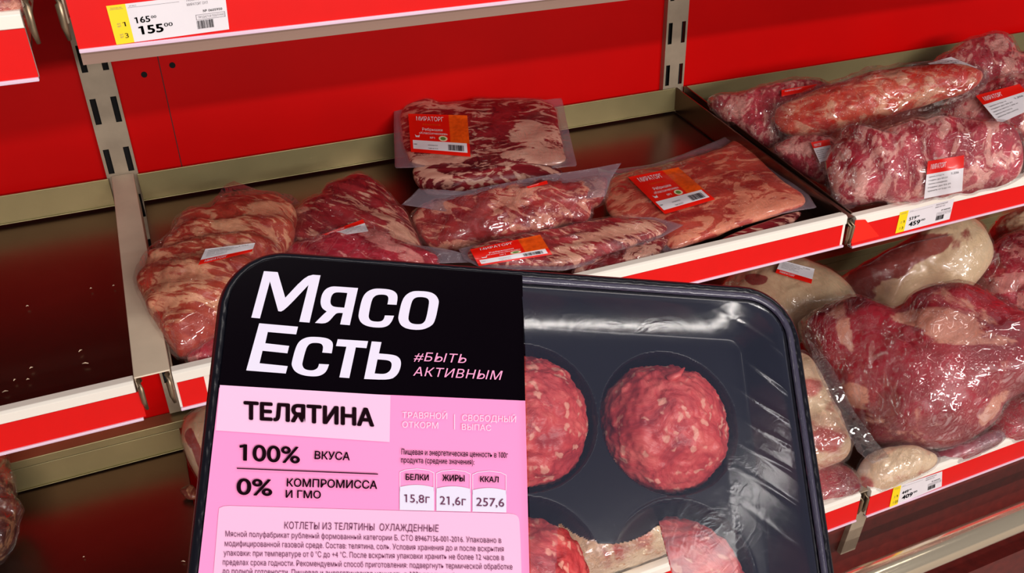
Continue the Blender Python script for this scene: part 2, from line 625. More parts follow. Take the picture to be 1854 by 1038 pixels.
def text_geo(s, off=0.0, shear=0.0, res=3, space=1.0):
    key = (s, off, shear, res, space)
    if key in TXT:
        return TXT[key]
    c = bpy.data.curves.new('lettering', 'FONT')
    c.body = s
    c.offset = off
    c.shear = shear
    c.resolution_u = res
    c.space_character = space
    c.fill_mode = 'NONE'
    o = bpy.data.objects.new('lettering', c)
    COL.objects.link(o)
    dg = bpy.context.evaluated_depsgraph_get()
    me = bpy.data.meshes.new_from_object(o.evaluated_get(dg))
    co = [tuple(q.co[:2]) for q in me.vertices]
    nb = {}
    for e in me.edges:
        a, b = e.vertices
        nb.setdefault(a, []).append(b)
        nb.setdefault(b, []).append(a)
    seen, loops = set(), []
    for st in range(len(co)):
        if st in seen or len(nb.get(st, [])) < 2:
            continue
        lp, prev, cur = [], None, st
        while cur not in seen:
            seen.add(cur)
            lp.append(cur)
            nx = [q for q in nb[cur] if q != prev and q not in seen]
            prev, cur = cur, (nx[0] if nx else st)
        # keep the spline's own direction
        if len(lp) > 2:
            if lp[1] != lp[0] + 1:
                lp = [lp[0]] + lp[1:][::-1]
            loops.append(lp)
    bpy.data.objects.remove(o)
    bpy.data.curves.remove(c)
    bpy.data.meshes.remove(me)

    def area(lp):
        return .5 * sum(co[lp[i - 1]][0] * co[lp[i]][1] - co[lp[i]][0] * co[lp[i - 1]][1] for i in range(len(lp)))

    bb = [(min(co[k][0] for k in lp), max(co[k][0] for k in lp), lp) for lp in loops]

    def inside(p, lp):
        if not any(b[2] is lp and b[0] <= p[0] <= b[1] for b in bb):
            return False
        r = False
        for i in range(len(lp)):
            (x1, y1), (x2, y2) = co[lp[i - 1]], co[lp[i]]
            if (y1 > p[1]) != (y2 > p[1]) and p[0] < (x2 - x1) * (p[1] - y1) / (y2 - y1) + x1:
                r = not r
        return r
    ar = [area(lp) for lp in loops]
    par = {}
    for h in range(len(loops)):
        pts = loops[h][::max(1, len(loops[h]) // 12)]
        par[h] = [i for i in range(len(loops)) if i != h and abs(ar[i]) > abs(ar[h]) and all(inside(co[k], loops[i]) for k in pts)]
    outs = [h for h in par if len(par[h]) % 2 == 0]
    holes = {i: [] for i in outs}
    for h in par:
        if len(par[h]) % 2:
            cand = [i for i in par[h] if i in holes]
            holes[min(cand, key=lambda i: abs(ar[i]))].append(h)
    v, f = [], []
    for i in outs:
        ls = [loops[i]] + [loops[h] for h in holes[i]]
        L = [[Vector((co[k][0], co[k][1], 0)) for k in lp] for lp in ls]
        flat = [q for lp in L for q in lp]
        n0 = len(v)
        v += [(q.x, q.y) for q in flat]
        for t in tessellate_polygon(L):
            a, b, c_ = (flat[k] for k in t)
            t = t if (b - a).cross(c_ - a).z > 0 else t[::-1]
            f.append(tuple(n0 + k for k in t))
    for lp in loops:  # the built-in figure 1 is a bare bar: give it its flag
        xs, ys = [co[k][0] for k in lp], [co[k][1] for k in lp]
        if '1' in s and len(lp) == 4 and abs(max(ys) - .68) < .03 and abs(min(ys)) < .02 and max(xs) - min(xs) < .16:
            a, t_, wd = min(xs), max(ys), max(xs) - min(xs)
            n0 = len(v)
            v += [(a + wd * .5, t_), (a - .13, t_ - .045), (a - .13, t_ - .13), (a + wd * .5, t_ - .09)]
            f.append((n0 + 3, n0, n0 + 1, n0 + 2))
    v = np.array(v)
    TXT[key] = (v, f)
    return v, f


CAPH = None


def cap():
    global CAPH
    if CAPH is None:
        v, f = text_geo('Н')
        CAPH = v[:, 1].max()
    return CAPH


class Print:
    """collects flat print (texts, bars) in a mapping (a,b)->3D"""

    def __init__(s):
        s.v, s.f, s.m = [], [], []

    def add(s, pts, faces, mi=0):
        n = len(s.v)
        s.v += [tuple(p) for p in pts]
        s.f += [tuple(n + i for i in f) for f in faces]
        s.m += [mi] * len(faces)


def fit_text(s, bl, br, tl, off=0.0, **kw):
    """text fitted on baseline bl->br with cap height bl->tl; returns 2D points"""
    v, f = text_geo(s, **kw)
    if off:  # heavier strokes: the glyph outlines drawn a few times, spread by the extra stroke width
        n0 = len(v)
        st = [(0, 0)] + [(off * math.cos(a), off * .8 * math.sin(a)) for a in np.linspace(0, 2 * math.pi, 8, endpoint=False)]
        v = np.vstack([v + np.array(d) for d in st])
        f = [tuple(i + k * n0 for i in t) for k in range(len(st)) for t in f]
    bl, br, tl = (np.array(q, float) for q in (bl, br, tl))
    xs = (v[:, 0] - v[:, 0].min()) / (v[:, 0].max() - v[:, 0].min())
    ys = v[:, 1] / cap()
    return bl + xs[:, None] * (br - bl) + ys[:, None] * (tl - bl), f


def bars(q, n, seed):
    """barcode in quad q (4 2D pts: tl,tr,br,bl)"""
    r = random.Random(seed)
    tl, tr, br, bl = (np.array(p, float) for p in q)
    pts, fs = [], []
    x = 0
    while x < 1:
        wd = r.choice([.012, .02, .03]) * 40 / n
        x2 = min(1, x + wd)
        k = len(pts)
        pts += [tl + (tr - tl) * x, tl + (tr - tl) * x2, bl + (br - bl) * x2, bl + (br - bl) * x]
        fs.append((k + 3, k + 2, k + 1, k))
        x = x2 + r.choice([.012, .02, .026]) * 40 / n
    return pts, fs


def rect(tl, tr, br, bl):
    return [tl, tr, br, bl], [(3, 2, 1, 0)]


# ------------------------------------------------------------------ price tickets
def ticket(yplane, q, small, big, label, n1='1', n3='3', no=''):
    """q: tl,tr,br,bl px; on the strip at y=yplane"""
    ptl, ptr, pbr, pbl = (at(*p, 1, yplane) for p in q)
    mp = lambda u, v, o=0.0: (ptl * (1 - u) + ptr * u) * (1 - v) + (pbl * (1 - u) + pbr * u) * v + np.array([0, -o, 0])
    t = thing('price_ticket', label, 'price tag', tuple(mp(.5, 1)), 'price tickets on the shelf strips')
    mb = MB()
    us = [0, .155, 1]
    for i in range(2):
        a = [mp(us[i], 1), mp(us[i + 1], 1), mp(us[i + 1], 0), mp(us[i], 0)]
        mb.hexa([tuple(p + np.array([0, .0003, 0])) for p in a] + [tuple(p) for p in a], mi=1 if i == 0 else 0)
    mb.build('card', [M['paper'], M['yellow']], t)
    pr = Print()

    def tx(s, u, v, h, wd, mi=0, **kw):
        p, f = fit_text(s, (u, v), (u + wd, v), (u, v - h), **kw)
        pr.add([mp(x, y, .0004) for x, y in p], f, mi)

    tx(small, .20, .52, .16, .13, off=.02)
    tx('00', .34, .44, .07, .045, off=.01)
    tx(big, .215, .82, .22, .21, off=.03)
    tx('00', .435, .70, .10, .075, off=.01)
    tx('от', .05, .50, .05, .03, 1)
    tx('шт', .05, .56, .05, .03, 1)
    tx(n1, .095, .56, .12, .025 * len(n1))
    tx('от', .05, .78, .05, .03, 1)
    tx('шт', .05, .84, .05, .03, 1)
    tx(n3, .09, .86, .13, .03 * len(n3))
    tx('Количество', .03, .08, .03, .09, 1)
    tx('АРТИКУЛ', .18, .08, .03, .06, 1)
    tx('№ ' + (no or '0605950'), .79, .45, .065, .17, 1, off=.01)
    tx('ПРОДАЕТСЯ ПОШТУЧНО', .74, .60, .06, .23, 1)
    tx('ЛЮБИТЕЛЬСКИЙ', .66, .12, .07, .22, 1)
    tx('МИРАТОРГ ОХЛ', .66, .24, .07, .18, 1)
    for r in (((.17, .10), (.60, .10), (.60, .107), (.17, .107)), ((.02, .10), (.13, .10), (.13, .108), (.02, .108)),
              ((.72, .50), (.98, .50), (.98, .51), (.72, .51)), ((.72, .63), (.98, .63), (.98, .64), (.72, .64)), ((.72, .50), (.724, .50), (.724, .64), (.72, .64)), ((.976, .50), (.98, .50), (.98, .64), (.976, .64))):
        p, f = rect(*r)
        pr.add([mp(x, y, .0004) for x, y in p], f, 1)
    p, f = bars(((.72, .66), (.87, .66), (.87, .88), (.72, .88)), 30, 3)
    pr.add([mp(x, y, .0004) for x, y in p], f, 0)
    obj('lettering', pr.v, pr.f, [M['ink'], M['grey_ink']], t, None, pr.m)


ticket(-D3 - .002, ((192, 11), (407, -14), (415, 53), (211, 81)), '165', '155', 'white price ticket reading 165 and 155 on the top left red strip')
ticket(-D - .002, ((1630, 385), (1728, 360), (1719, 397), (1621, 423)), '519', '459', 'white price ticket reading 519 and 459 on the middle right strip')
ticket(-D2 - .002, ((1618, 884), (1706, 854), (1705, 881), (1610, 920)), '449', '409', 'white price ticket reading 449 and 409 on the bottom right strip', n3='25')


# ------------------------------------------------------------------ meat lumps
def smooth_closed(pts, n):
    p = np.array(pts, float)
    k = len(p)
    out = []
    for i in range(k):
        p0, p1, p2, p3 = p[(i - 1) % k], p[i], p[(i + 1) % k], p[(i + 2) % k]
        for t in np.linspace(0, 1, 12, endpoint=False):
            a = .5 * ((2 * p1) + (-p0 + p2) * t + (2 * p0 - 5 * p1 + 4 * p2 - p3) * t * t + (-p0 + 3 * p1 - 3 * p2 + p3) * t ** 3)
            out.append(a)
    out = np.array(out)
    d = np.r_[0, np.cumsum(np.linalg.norm(np.diff(np.vstack([out, out[:1]]), axis=0), axis=1))]
    s = np.linspace(0, d[-1], n, endpoint=False)
    q = np.vstack([out, out[:1]])
    return np.stack([np.interp(s, d, q[:, 0]), np.interp(s, d, q[:, 1])], 1)


def frame(n, xpx=(1, 0)):
    """axes with u along picture-right, in the plane of normal n"""
    u = ROT[:, 0] * xpx[0] - ROT[:, 1] * xpx[1]
    u = unit(u - n * (u @ n))
    v = np.cross(n, u)
    return u, v


class Pack:
    """a thing lying on a shelf, built from photo outlines laid into a plane in space"""

    def __init__(s, name, label, cat, group, outline, tilt=.4, lift=0.0, floor=zmid, t_dn=.03, plane=None, centre=None):
        s.name, s.floor = name, floor
        op = smooth_closed(outline, 140)
        s.cpx = np.array(centre if centre else op.mean(0), float)
        if plane is not None:
            a, b, c = plane
            n = unit(np.cross(b - a, c - a))
            if n @ (CAM - a) < 0:
                n = -n
            s.n = n
            s.c = hit(*s.cpx, a, n)
        else:
            d = ray(*s.cpx)
            s.n = unit(tilt * (-d) + (1 - tilt) * np.array([0, 0, 1.0]))
            lo, hi = .5, 2.6
            for it in range(40):
                m_ = (lo + hi) / 2
                c = CAM + d * m_
                P = np.array([hit(x, y, c, s.n) for x, y in op[::4]])
                q = c + (P - c) * .8 - s.n * t_dn * .8
                q2 = c - s.n * t_dn
                allp = np.vstack([P, q, q2[None]])
                z = (allp[:, 2] - np.array([floor(min(y, 0)) for y in allp[:, 1]])).min()
                if z > lift:
                    lo = m_
                else:
                    hi = m_
            s.c = CAM + d * lo
        s.u, s.v = frame(s.n)
        s.F = Matrix([[s.u[i], s.v[i], s.n[i], s.c[i]] for i in range(3)] + [[0, 0, 0, 1]])
        zf = floor(min(s.c[1], 0))
        s.root = thing(name, label, cat, (s.c[0], s.c[1], zf), group)
        s.bv = []

    def local(s, px):
        P = np.array([hit(x, y, s.c, s.n) for x, y in px]) - s.c
        return np.stack([P @ s.u, P @ s.v, P @ s.n], 1)

    def body(s, name, outline, t_up, t_dn, mat, k=2.6, q=.5, off=(0, 0, 0), lumps=((.010, 14), (.004, 40), (.0015, 110)), ribs=None, blobs=(), seed=1, grow=1.0, NA=150, NR=34, centre=None, flat=1.0, label=None, pad=0.0, fine=()):
        if not pad:
            s.last = dict(lumps=lumps, seed=seed, ribs=ribs, centre=centre)
        op = s.local(smooth_closed(outline, NA))
        c = s.local([centre])[0] if centre else op.mean(0)
        op = c + (op - c) * grow
        rr = 1 - (1 - np.linspace(0, 1, NR + 1)[1:]) ** 1.5
        V = []
        for side in (1, -1):
            t = t_up if side > 0 else t_dn
            V.append(c + np.array([0, 0, side * t]))
            for r in (rr if side > 0 else rr[:-1]):
                h = t * (1 - r ** k) ** q
                ring = c + (op - c) * r
                ring = ring + np.array([0, 0, side * h])
                V += list(ring)
        V = np.array(V)
        nb = NR * NA + 1
        F = []
        for side in (0, 1):
            base = 0 if side == 0 else nb
            nr = NR if side == 0 else NR - 1

            def idx(i, j):
                if side == 1 and i == NR - 1:
                    return 1 + (NR - 1) * NA + j % NA
                return base + 1 + i * NA + j % NA
            for j in range(NA):
                tri = (base, idx(0, j), idx(0, j + 1))
                F.append(tri if side == 0 else tri[::-1])
                for i in range(NR - 1):
                    qd = (idx(i, j), idx(i + 1, j), idx(i + 1, j + 1), idx(i, j + 1))
                    F.append(qd if side == 0 else qd[::-1])
        V = V + np.array(off)
        # displacement
        out = V - c
        out[:, 2] *= 1.5
        out /= (np.linalg.norm(out, axis=1)[:, None] + 1e-9)
        edge = np.clip(np.abs(V[:, 2] - c[2]) / (max(t_up, t_dn) * .5 + 1e-6), .25, 1)
        D_ = np.zeros(len(V))
        for kk, (amp, sc) in enumerate(lumps):
            D_ += amp * fbm(V * sc, seed * 13 + kk * 5, 3) * edge
        if ribs:
            ang, per, amp = ribs
            w_ = (V[:, 0] * math.cos(ang) + V[:, 1] * math.sin(ang)) / per + .35 * fbm(V * 12, seed + 77, 2)
            D_ += amp * np.sin(2 * math.pi * w_) * edge
        for kk, (amp, sc) in enumerate(fine):
            D_ += amp * np.abs(fbm(V * sc, seed * 7 + kk, 3))
        V = V + out * (D_ + pad)[:, None]
        o = obj(name, V, F, mat, s.root, s.F, None, True)
        if label:
            o['label'] = label
        if blobs:
            Wd = V @ np.stack([s.u, s.v, s.n]) + s.c
            px = proj(Wd)
            a = np.zeros(len(V))
            for (bx, by, rx, ry, an, wt) in blobs:
                dx, dy = px[:, 0] - bx, px[:, 1] - by
                ca, sa = math.cos(math.radians(an)), math.sin(math.radians(an))
                e = ((dx * ca + dy * sa) / rx) ** 2 + ((-dx * sa + dy * ca) / ry) ** 2
                a += wt * np.exp(-e ** 1.6)
            at_ = o.data.attributes.new('fat', 'FLOAT', 'POINT')
            at_.data.foreach_set('value', a.astype(np.float32))
        Wv = V @ np.stack([s.u, s.v, s.n]) + s.c
        s.bv.append(BVHTree.FromPolygons([tuple(p) for p in Wv], F))
        return o

    def wrap(s, outline, t_up, t_dn, mat, grow=1.03, seed=5, wr=.0022, k=2.6, q=.5, name='film', off=(0, 0, 0)):
        return s.body(name, outline, t_up + .002, t_dn + .001, mat, k=k, q=q, off=off, grow=grow, NA=170, NR=40, pad=.0012, fine=((wr, 60),), **s.last)

    def sheet(s, name, outline, mat, off=0.0, wave=.003, seed=3, sharp=True, NA=160, curl=0.0, lift_px=None):
        if sharp:
            p = np.array(outline, float)
            q = np.vstack([p, p[:1]])
            d = np.r_[0, np.cumsum(np.linalg.norm(np.diff(q, axis=0), axis=1))]
            ss = np.linspace(0, d[-1], NA, endpoint=False)
            op = np.stack([np.interp(ss, d, q[:, 0]), np.interp(ss, d, q[:, 1])], 1)
        else:
            op = smooth_closed(outline, NA)
        op = s.local(op)
        c = op.mean(0)
        V = [c]
        NR = 24
        for r in np.linspace(0, 1, NR + 1)[1:]:
            V += list(c + (op - c) * r)
        V = np.array(V)
        V[:, 2] += off + wave * fbm(V * 16, seed, 3)
        rad = np.r_[0, np.repeat(np.linspace(0, 1, NR + 1)[1:], NA)]
        V[:, 2] += curl * rad ** 4
        F = []
        for j in range(NA):
            F.append((0, 1 + j, 1 + (j + 1) % NA))
            for i in range(NR - 1):
                F.append((1 + i * NA + j, 1 + (i + 1) * NA + j, 1 + (i + 1) * NA + (j + 1) % NA, 1 + i * NA + (j + 1) % NA))
        o = obj(name, V, F, mat, s.root, s.F, None, True)
        m = o.modifiers.new('thickness', 'SOLIDIFY')
        m.thickness = .0004
        return o

    def surf(s, x, y, off):
        d = Vector(ray(x, y))
        best = None
        for b in s.bv:
            h = b.ray_cast(Vector(CAM), d)
            if h[0] is not None and (best is None or h[3] < best[3]):
                best = h
        if best is None:
            p = hit(x, y, s.c, s.n)
            return np.array(p) + s.n * .01
        return np.array(best[0]) - np.array(d) * off

    def label(s, q, kind='rib', nu=22, nv=22, off=.0035, words=True):
        """printed sticker in photo quad tl,tr,br,bl following the surface"""
        tl, tr, br, bl = (np.array(p, float) for p in q)

        def px(u, v):
            return (tl * (1 - u) + tr * u) * (1 - v) + (bl * (1 - u) + br * u) * v
        # smooth height field of distances so that the paper does not follow every lump
        d0 = np.zeros((nv + 1, nu + 1))
        dirs = np.zeros((nv + 1, nu + 1, 3))
        for j in range(nv + 1):
            for i in range(nu + 1):
                x, y = px(i / nu, j / nv)
                P = s.surf(x, y, off)
                d0[j, i] = np.linalg.norm(P - CAM)
        for it in range(6):
            e = np.pad(d0, 1, mode='edge')
            sm = (e[:-2, 1:-1] + e[2:, 1:-1] + e[1:-1, :-2] + e[1:-1, 2:]) / 4
            d0 = np.minimum(d0, sm) * .5 + sm * .5

        def mp(u, v, o=0.0):
            u_, v_ = min(max(u, 0), 1) * nu, min(max(v, 0), 1) * nv
            i, j = min(int(u_), nu - 1), min(int(v_), nv - 1)
            a, b = u_ - i, v_ - j
            dd = (d0[j, i] * (1 - a) + d0[j, i + 1] * a) * (1 - b) + (d0[j + 1, i] * (1 - a) + d0[j + 1, i + 1] * a) * b
            return CAM + ray(*px(u, v)) * (dd - o)
        V = [mp(i / nu, j / nv) for j in range(nv + 1) for i in range(nu + 1)]
        F, fm = [], []
        if kind == 'rib':
            mats = [M['lab_red'], M['paper'], M['lab_orange']]
        else:
            mats = [M['lab_red'], M['paper'], M['lab_orange']]
        for j in range(nv):
            for i in range(nu):
                F.append((j * (nu + 1) + i, (j + 1) * (nu + 1) + i, (j + 1) * (nu + 1) + i + 1, j * (nu + 1) + i + 1))
                u, v = (i + .5) / nu, (j + .5) / nv
                mi = 0
                if kind == 'rib':
                    if .70 < v < .93 and .03 < u < .97:
                        mi = 1
                    elif u > .66 and v < .70:
                        mi = 2
                elif kind == 'band_top':
                    mi = 0 if v < .34 else 1
                elif kind == 'band_bottom':
                    mi = 0 if v > .66 else 1
                elif kind == 'red':
                    mi = 0
                elif kind == 'white':
                    mi = 1
                fm.append(mi)
        Fw = Matrix.Translation(Vector(s.surf(*px(.5, .5), off)))
        inv = np.array(Fw.translation)
        lab = obj('label', [v - inv for v in V], F, mats, s.root, Fw, fm, True)
        pr = Print()

        def tx(t, u, v, h, wd, mi, **kw):
            p, f = fit_text(t, (u, v), (u + wd, v), (u, v - h), res=2, **kw)
            pr.add([mp(x, y, .0012) - inv for x, y in p], f, mi)
        if kind == 'rib':
            tx('МИРАТОРГ', .13, .17, .11, .46, 0)
            tx('свинина', .23, .28, .05, .30, 1)
            tx('Ребрышки', .22, .42, .07, .34, 0)
            tx('«Классические»', .16, .51, .06, .48, 0)
            tx('№1', .34, .62, .05, .08, 0)
            tx('500г', .06, .80, .03, .06, 3)
            tx('изготовлено 02.21', .30, .80, .03, .16, 3)
            tx('годен до 03.21', .30, .88, .03, .16, 3)
            p, f = bars(((.64, .74), (.90, .74), (.90, .88), (.64, .88)), 40, 9)
            pr.add([mp(x, y, .0012) - inv for x, y in p], f, 3)
            for rr, mi in ((.075, 2), (.045, 4)):
                pts = [(.56 + rr * math.cos(a), .60 + rr * .9 * math.sin(a)) for a in np.linspace(0, 2 * math.pi, 20, endpoint=False)]
                pr.add([mp(x, y, .0012 + (.0004 if mi == 4 else 0)) - inv for x, y in pts], [tuple(range(20))[::-1]], mi)
            pts = [(.09, .53), (.11, .56), (.15, .56), (.17, .53), (.16, .60), (.10, .60)]
            pr.add([mp(x, y, .0012) - inv for x, y in pts], [tuple(range(6))[::-1]], 0)
        elif kind in ('band_top', 'band_bottom'):
            vb = .24 if kind == 'band_top' else .90
            tx('МИРАТОРГ', .10, vb, .14, .42, 0)
            v0 = .46 if kind == 'band_top' else .14
            for r in range(5):
                tx(random.choice(['свинина охлажденная', 'мякоть без кости', 'хранить от 0 до +4', 'масса нетто 1,250 кг', 'годен до 03.21']), .08, v0 + r * .095, .04, random.choice([.4, .5, .6]), 3)
            tx('1,256', .68, v0 + .02, .06, .2, 3)
        elif kind == 'red':
            tx('МИРАТОРГ', .10, .40, .22, .5, 0)
        elif kind == 'white':
            for r in range(4):
                tx('масса нетто годен до', .1, .25 + r * .18, .07, .7, 3)
        if pr.v:
            obj('lettering', pr.v, pr.f, [M['paper'], M['lab_orange'], M['lab_cream'], M['ink'], M['lab_green']], lab, Fw, pr.m)
        return lab


# meat colours
M['rib_a'] = meat('rib_meat_orange', (190, 76, 56), (158, 46, 38), (236, 168, 130), 24, (1, 3.4, 1.5), .12, .525, .06, 1.0)
M['rib_c'] = meat('rib_meat_red', (168, 44, 50), (116, 22, 32), (232, 172, 146), 24, (1, 3.6, 1.5), .35, .56, .05, 1.1)
M['pork_dark'] = meat('pork_dark_marbled', (152, 38, 46), (84, 12, 22), (230, 176, 154), 20, (1, 2.4, 1.3), -.1, .525, .045, 1.6)
M['pork_pink'] = meat('pork_pink_marbled', (200, 66, 64), (142, 30, 38), (244, 166, 140), 21, (1, 2.4, 1.2), .3, .535, .05, 1.6)
M['pork_rose'] = meat('pork_rose', (212, 52, 72), (154, 22, 44), (252, 160, 152), 22, (1, 2.2, 1.2), .2, .57, .05, 1.4)
M['salmon'] = meat('salmon_pink_meat', (208, 82, 66), (166, 46, 44), (248, 156, 124), 17, (1, 2.0, 1.2), -.5, .52, .05, 1.6)
M['loin'] = meat('loin_pink', (234, 96, 72), (206, 40, 28), (254, 184, 150), 24, (1, 1.8, 1.2), .2, .52, .08, 1.6)
M['roll'] = meat('roll_pink', (212, 68, 84), (164, 34, 52), (254, 184, 172), 21, (2.0, 1, 1.2), .3, .525, .06, 1.5)
M['ham_fat'] = meat('ham_fat_cap', (176, 96, 84), (140, 60, 56), (236, 204, 164), 7, (1, 1, 1), 0, .36, .035, .9, bump=.2, fleck=.08)
M['leg'] = meat('leg_red', (182, 42, 58), (118, 18, 32), (232, 160, 136), 9, (1, 1.6, 1), .4, .64, .05, 1.0, bump=.3, fleck=.12)
M['fat_pale'] = meat('fat_pale', (206, 104, 92), (176, 62, 56), (246, 214, 176), 12, (1, 1.4, 1), 0, .40, .10, 1.0, bump=.3, fleck=.1)
M['brown'] = meat('brown_scrap', (120, 58, 44), (66, 24, 22), (196, 150, 110), 22, (1, 1, 1), 0, .55, .08, 1.4)

g1 = 'vacuum packed ribs on the middle shelf'
g2 = 'wrapped pork rolls on the right middle shelf'
g3 = 'large joints on the right bottom shelf'

# A: pack leaning on the back lip
pl = (at(715, 303, 2, -.012), at(1045, 303, 2, -.020), at(860, 182, 1, -.022))
oA = [(726, 212), (736, 190), (765, 182), (800, 190), (850, 186), (864, 181), (920, 181), (985, 186), (1006, 200), (1012, 234), (1020, 272), (1020, 294), (955, 306), (855, 312), (757, 298), (740, 284), (728, 252)]
A = Pack('rib_pack', 'clear vacuum pack of dark marbled ribs leaning on the back lip, red label left', 'meat pack', g1, oA, plane=pl)
A.sheet('film_flange', [(713, 166), (754, 174), (791, 184), (854, 182), (921, 179), (988, 181), (1017, 177), (1021, 194), (1028, 231), (1045, 301), (988, 306), (954, 307), (921, 304), (888, 313), (867, 316), (821, 306), (770, 303), (715, 305), (713, 234)], M['flange'], wave=.002)
A.body('meat', oA, .012, .018, M['pork_dark'], k=5, lumps=((.004, 22), (.002, 60)), seed=3,
       blobs=[(960, 235, 30, 22, 0, .18), (985, 285, 40, 18, 0, .2), (790, 288, 40, 10, 0, .2), (905, 230, 20, 30, 0, -.15), (940, 205, 60, 10, 5, -.1)])
A.wrap(oA, .013, .018, M['film_tight'], k=5, seed=8, wr=.0012, grow=1.015)
oA2 = [(748, 300), (752, 322), (768, 331), (795, 335), (821, 338), (854, 333), (908, 329), (951, 324), (975, 326), (995, 323), (1011, 314), (1016, 302), (960, 285), (850, 285), (780, 285)]
A.body('bottom_bulge', oA2, .02, .03, M['pork_dark'], k=3, off=(0, .004, -.012), lumps=((.004, 24), (.002, 60)), seed=5, label='lower side of the meat under the film edge',
       blobs=[(790, 318, 30, 10, 20, .2)])
A.label(((739, 206), (846, 209), (852, 284), (744, 275)), 'rib')

# B: big pack at the left front
oB = [(249, 514), (258, 490), (275, 473), (310, 440), (318, 418), (344, 396), (376, 388), (410, 372), (452, 363), (494, 365), (525, 375), (537, 393), (535, 421), (525, 441), (500, 480), (470, 530), (440, 580), (395, 612), (362, 632), (331, 642), (317, 635), (285, 590), (265, 549)]
B = Pack('rib_pack', 'large orange pink rib rack in crinkled film beside the pale bracket bar', 'meat pack', g1, oB, tilt=.30, t_dn=.035)
B.body('meat', oB, .042, .035, M['rib_a'], k=3, lumps=((.006, 14), (.003, 40), (.001, 120)), ribs=(1.75, .036, .0035), seed=7,
       blobs=[(330, 500, 40, 50, 60, .12), (350, 600, 50, 26, -20, -.2), (340, 640, 30, 16, 0, -.1), (480, 372, 30, 8, 0, .15), (440, 470, 60, 20, -5, -.06), (300, 545, 18, 40, -20, .05)])
oB2 = [(308, 430), (308, 412), (320, 400), (345, 391), (376, 388), (400, 395), (370, 420), (330, 440)]
B.body('meat_end', oB2, .02, .03, M['pork_pink'], off=(0, .0, -.012), seed=9, lumps=((.003, 30),), label='pale fatty end at the back', blobs=[(345, 402, 30, 14, 0, .25)])
B.wrap(oB, .044, .036, M['film_tight'], k=3, seed=12, wr=.0018, grow=1.03)
B.sheet('film_tail', [(375, 405), (392, 372), (408, 352), (425, 338), (446, 346), (470, 356), (500, 358), (530, 366), (545, 380), (520, 385), (450, 385), (400, 398)], M['film_crinkle'], off=.012, wave=.008, seed=4)
B.sheet('film_edge', [(252, 540), (262, 580), (282, 612), (312, 640), (332, 648), (360, 640), (395, 620), (398, 600), (340, 620), (300, 590), (270, 545)], M['film_crinkle'], off=-.004, wave=.005, seed=6)
B.label(((372, 451), (462, 440), (456, 456), (359, 480)), 'band_bottom', off=.003)

# H: piece below B
oH = [(338, 648), (350, 636), (385, 612), (430, 610), (430, 660), (385, 662), (350, 664)]
H = Pack('rib_pack', 'small dark red meat pack peeking out under the orange rib rack', 'meat pack', g1, oH, tilt=.5, t_dn=.014)
H.body('meat', oH, .014, .014, M['pork_rose'], seed=15, lumps=((.003, 30), (.0015, 80)), blobs=[(352, 655, 10, 10, 0, .2)])
H.wrap(oH, .014, .014, M['film'], seed=16)

# C
oC = [(528, 405), (535, 385), (559, 368), (598, 343), (629, 327), (644, 325), (664, 327), (679, 336), (702, 352), (726, 376), (737, 389), (753, 424), (763, 449), (755, 462), (690, 475), (600, 475), (540, 450)]
C_ = Pack('rib_pack', 'dark red striped rib rack lying behind the black tray, tall hump shape', 'meat pack', g1, oC, tilt=.42, t_dn=.03)
C_.body('meat', oC, .032, .03, M['rib_c'], k=3, lumps=((.004, 16), (.002, 50)), ribs=(1.25, .03, .002), seed=21,
        blobs=[(715, 410, 14, 60, -28, .22), (735, 440, 18, 30, -25, .2), (692, 372, 14, 30, -30, -.12), (640, 335, 50, 10, -10, -.15)])
C_.wrap(oC, .033, .03, M['film_tight'], k=3, seed=22, wr=.001, grow=1.01)
C_.label(((583, 425), (657, 397), (667, 419), (606, 428)), 'band_top', off=.003)

# D
oD = [(518, 460), (524, 446), (555, 434), (563, 428), (588, 424), (629, 420), (668, 419), (699, 421), (716, 426), (726, 436), (743, 446), (772, 456), (792, 466), (795, 480), (780, 500), (700, 520), (600, 515), (530, 490)]
Dp = Pack('meat_pack', 'bright rose meat pack in shiny film just above the black tray edge', 'meat pack', g1, oD, tilt=.45, t_dn=.02)
Dp.body('meat', oD, .022, .02, M['pork_rose'], k=2.6, lumps=((.004, 18), (.002, 50)), seed=31, blobs=[(680, 430, 30, 14, 20, .2), (730, 455, 40, 14, 25, .16), (640, 436, 24, 12, 0, -.2)])
Dp.wrap(oD, .024, .02, M['film'], seed=32, wr=.003)
Dp.sheet('film_tail', [(740, 448), (763, 450), (800, 455), (828, 462), (850, 470), (852, 480), (800, 482), (760, 475)], M['flange'], off=.004, wave=.003)

# E
oE = [(747, 394), (767, 374), (807, 364), (854, 354), (904, 345), (954, 338), (1021, 328), (1088, 322), (1098, 338), (1088, 367), (1072, 375), (1070, 391), (1055, 404), (1015, 407), (998, 417), (971, 427), (921, 436), (861, 449), (807, 454), (780, 449), (764, 431), (754, 414)]
Ep = Pack('rib_pack', 'long lumpy vacuum pack lying slantwise in the middle of the shelf', 'meat pack', g1, oE, tilt=.60, t_dn=.028)
Ep.body('meat', oE, .026, .028, M['pork_pink'], k=2.8, lumps=((.007, 22), (.003, 50), (.001, 120)), seed=41,
        blobs=[(925, 365, 36, 16, 0, .16), (820, 445, 40, 10, -5, .12), (860, 420, 60, 16, -10, -.14), (975, 400, 24, 14, -20, .12), (1070, 345, 30, 14, 0, .08), (970, 360, 18, 14, 0, -.1), (930, 428, 50, 8, -12, -.1)])
Ep.wrap(oE, .028, .028, M['film'], seed=42, wr=.0025, grow=1.02)
Ep.sheet('film_flange', [(730, 382), (746, 368), (762, 351), (777, 362), (800, 364), (827, 359), (887, 347), (954, 334), (1055, 317), (1123, 305), (1104, 335), (1094, 367), (1050, 372), (980, 384), (900, 396), (820, 396), (770, 388)], M['flange'], off=.016, wave=.003)
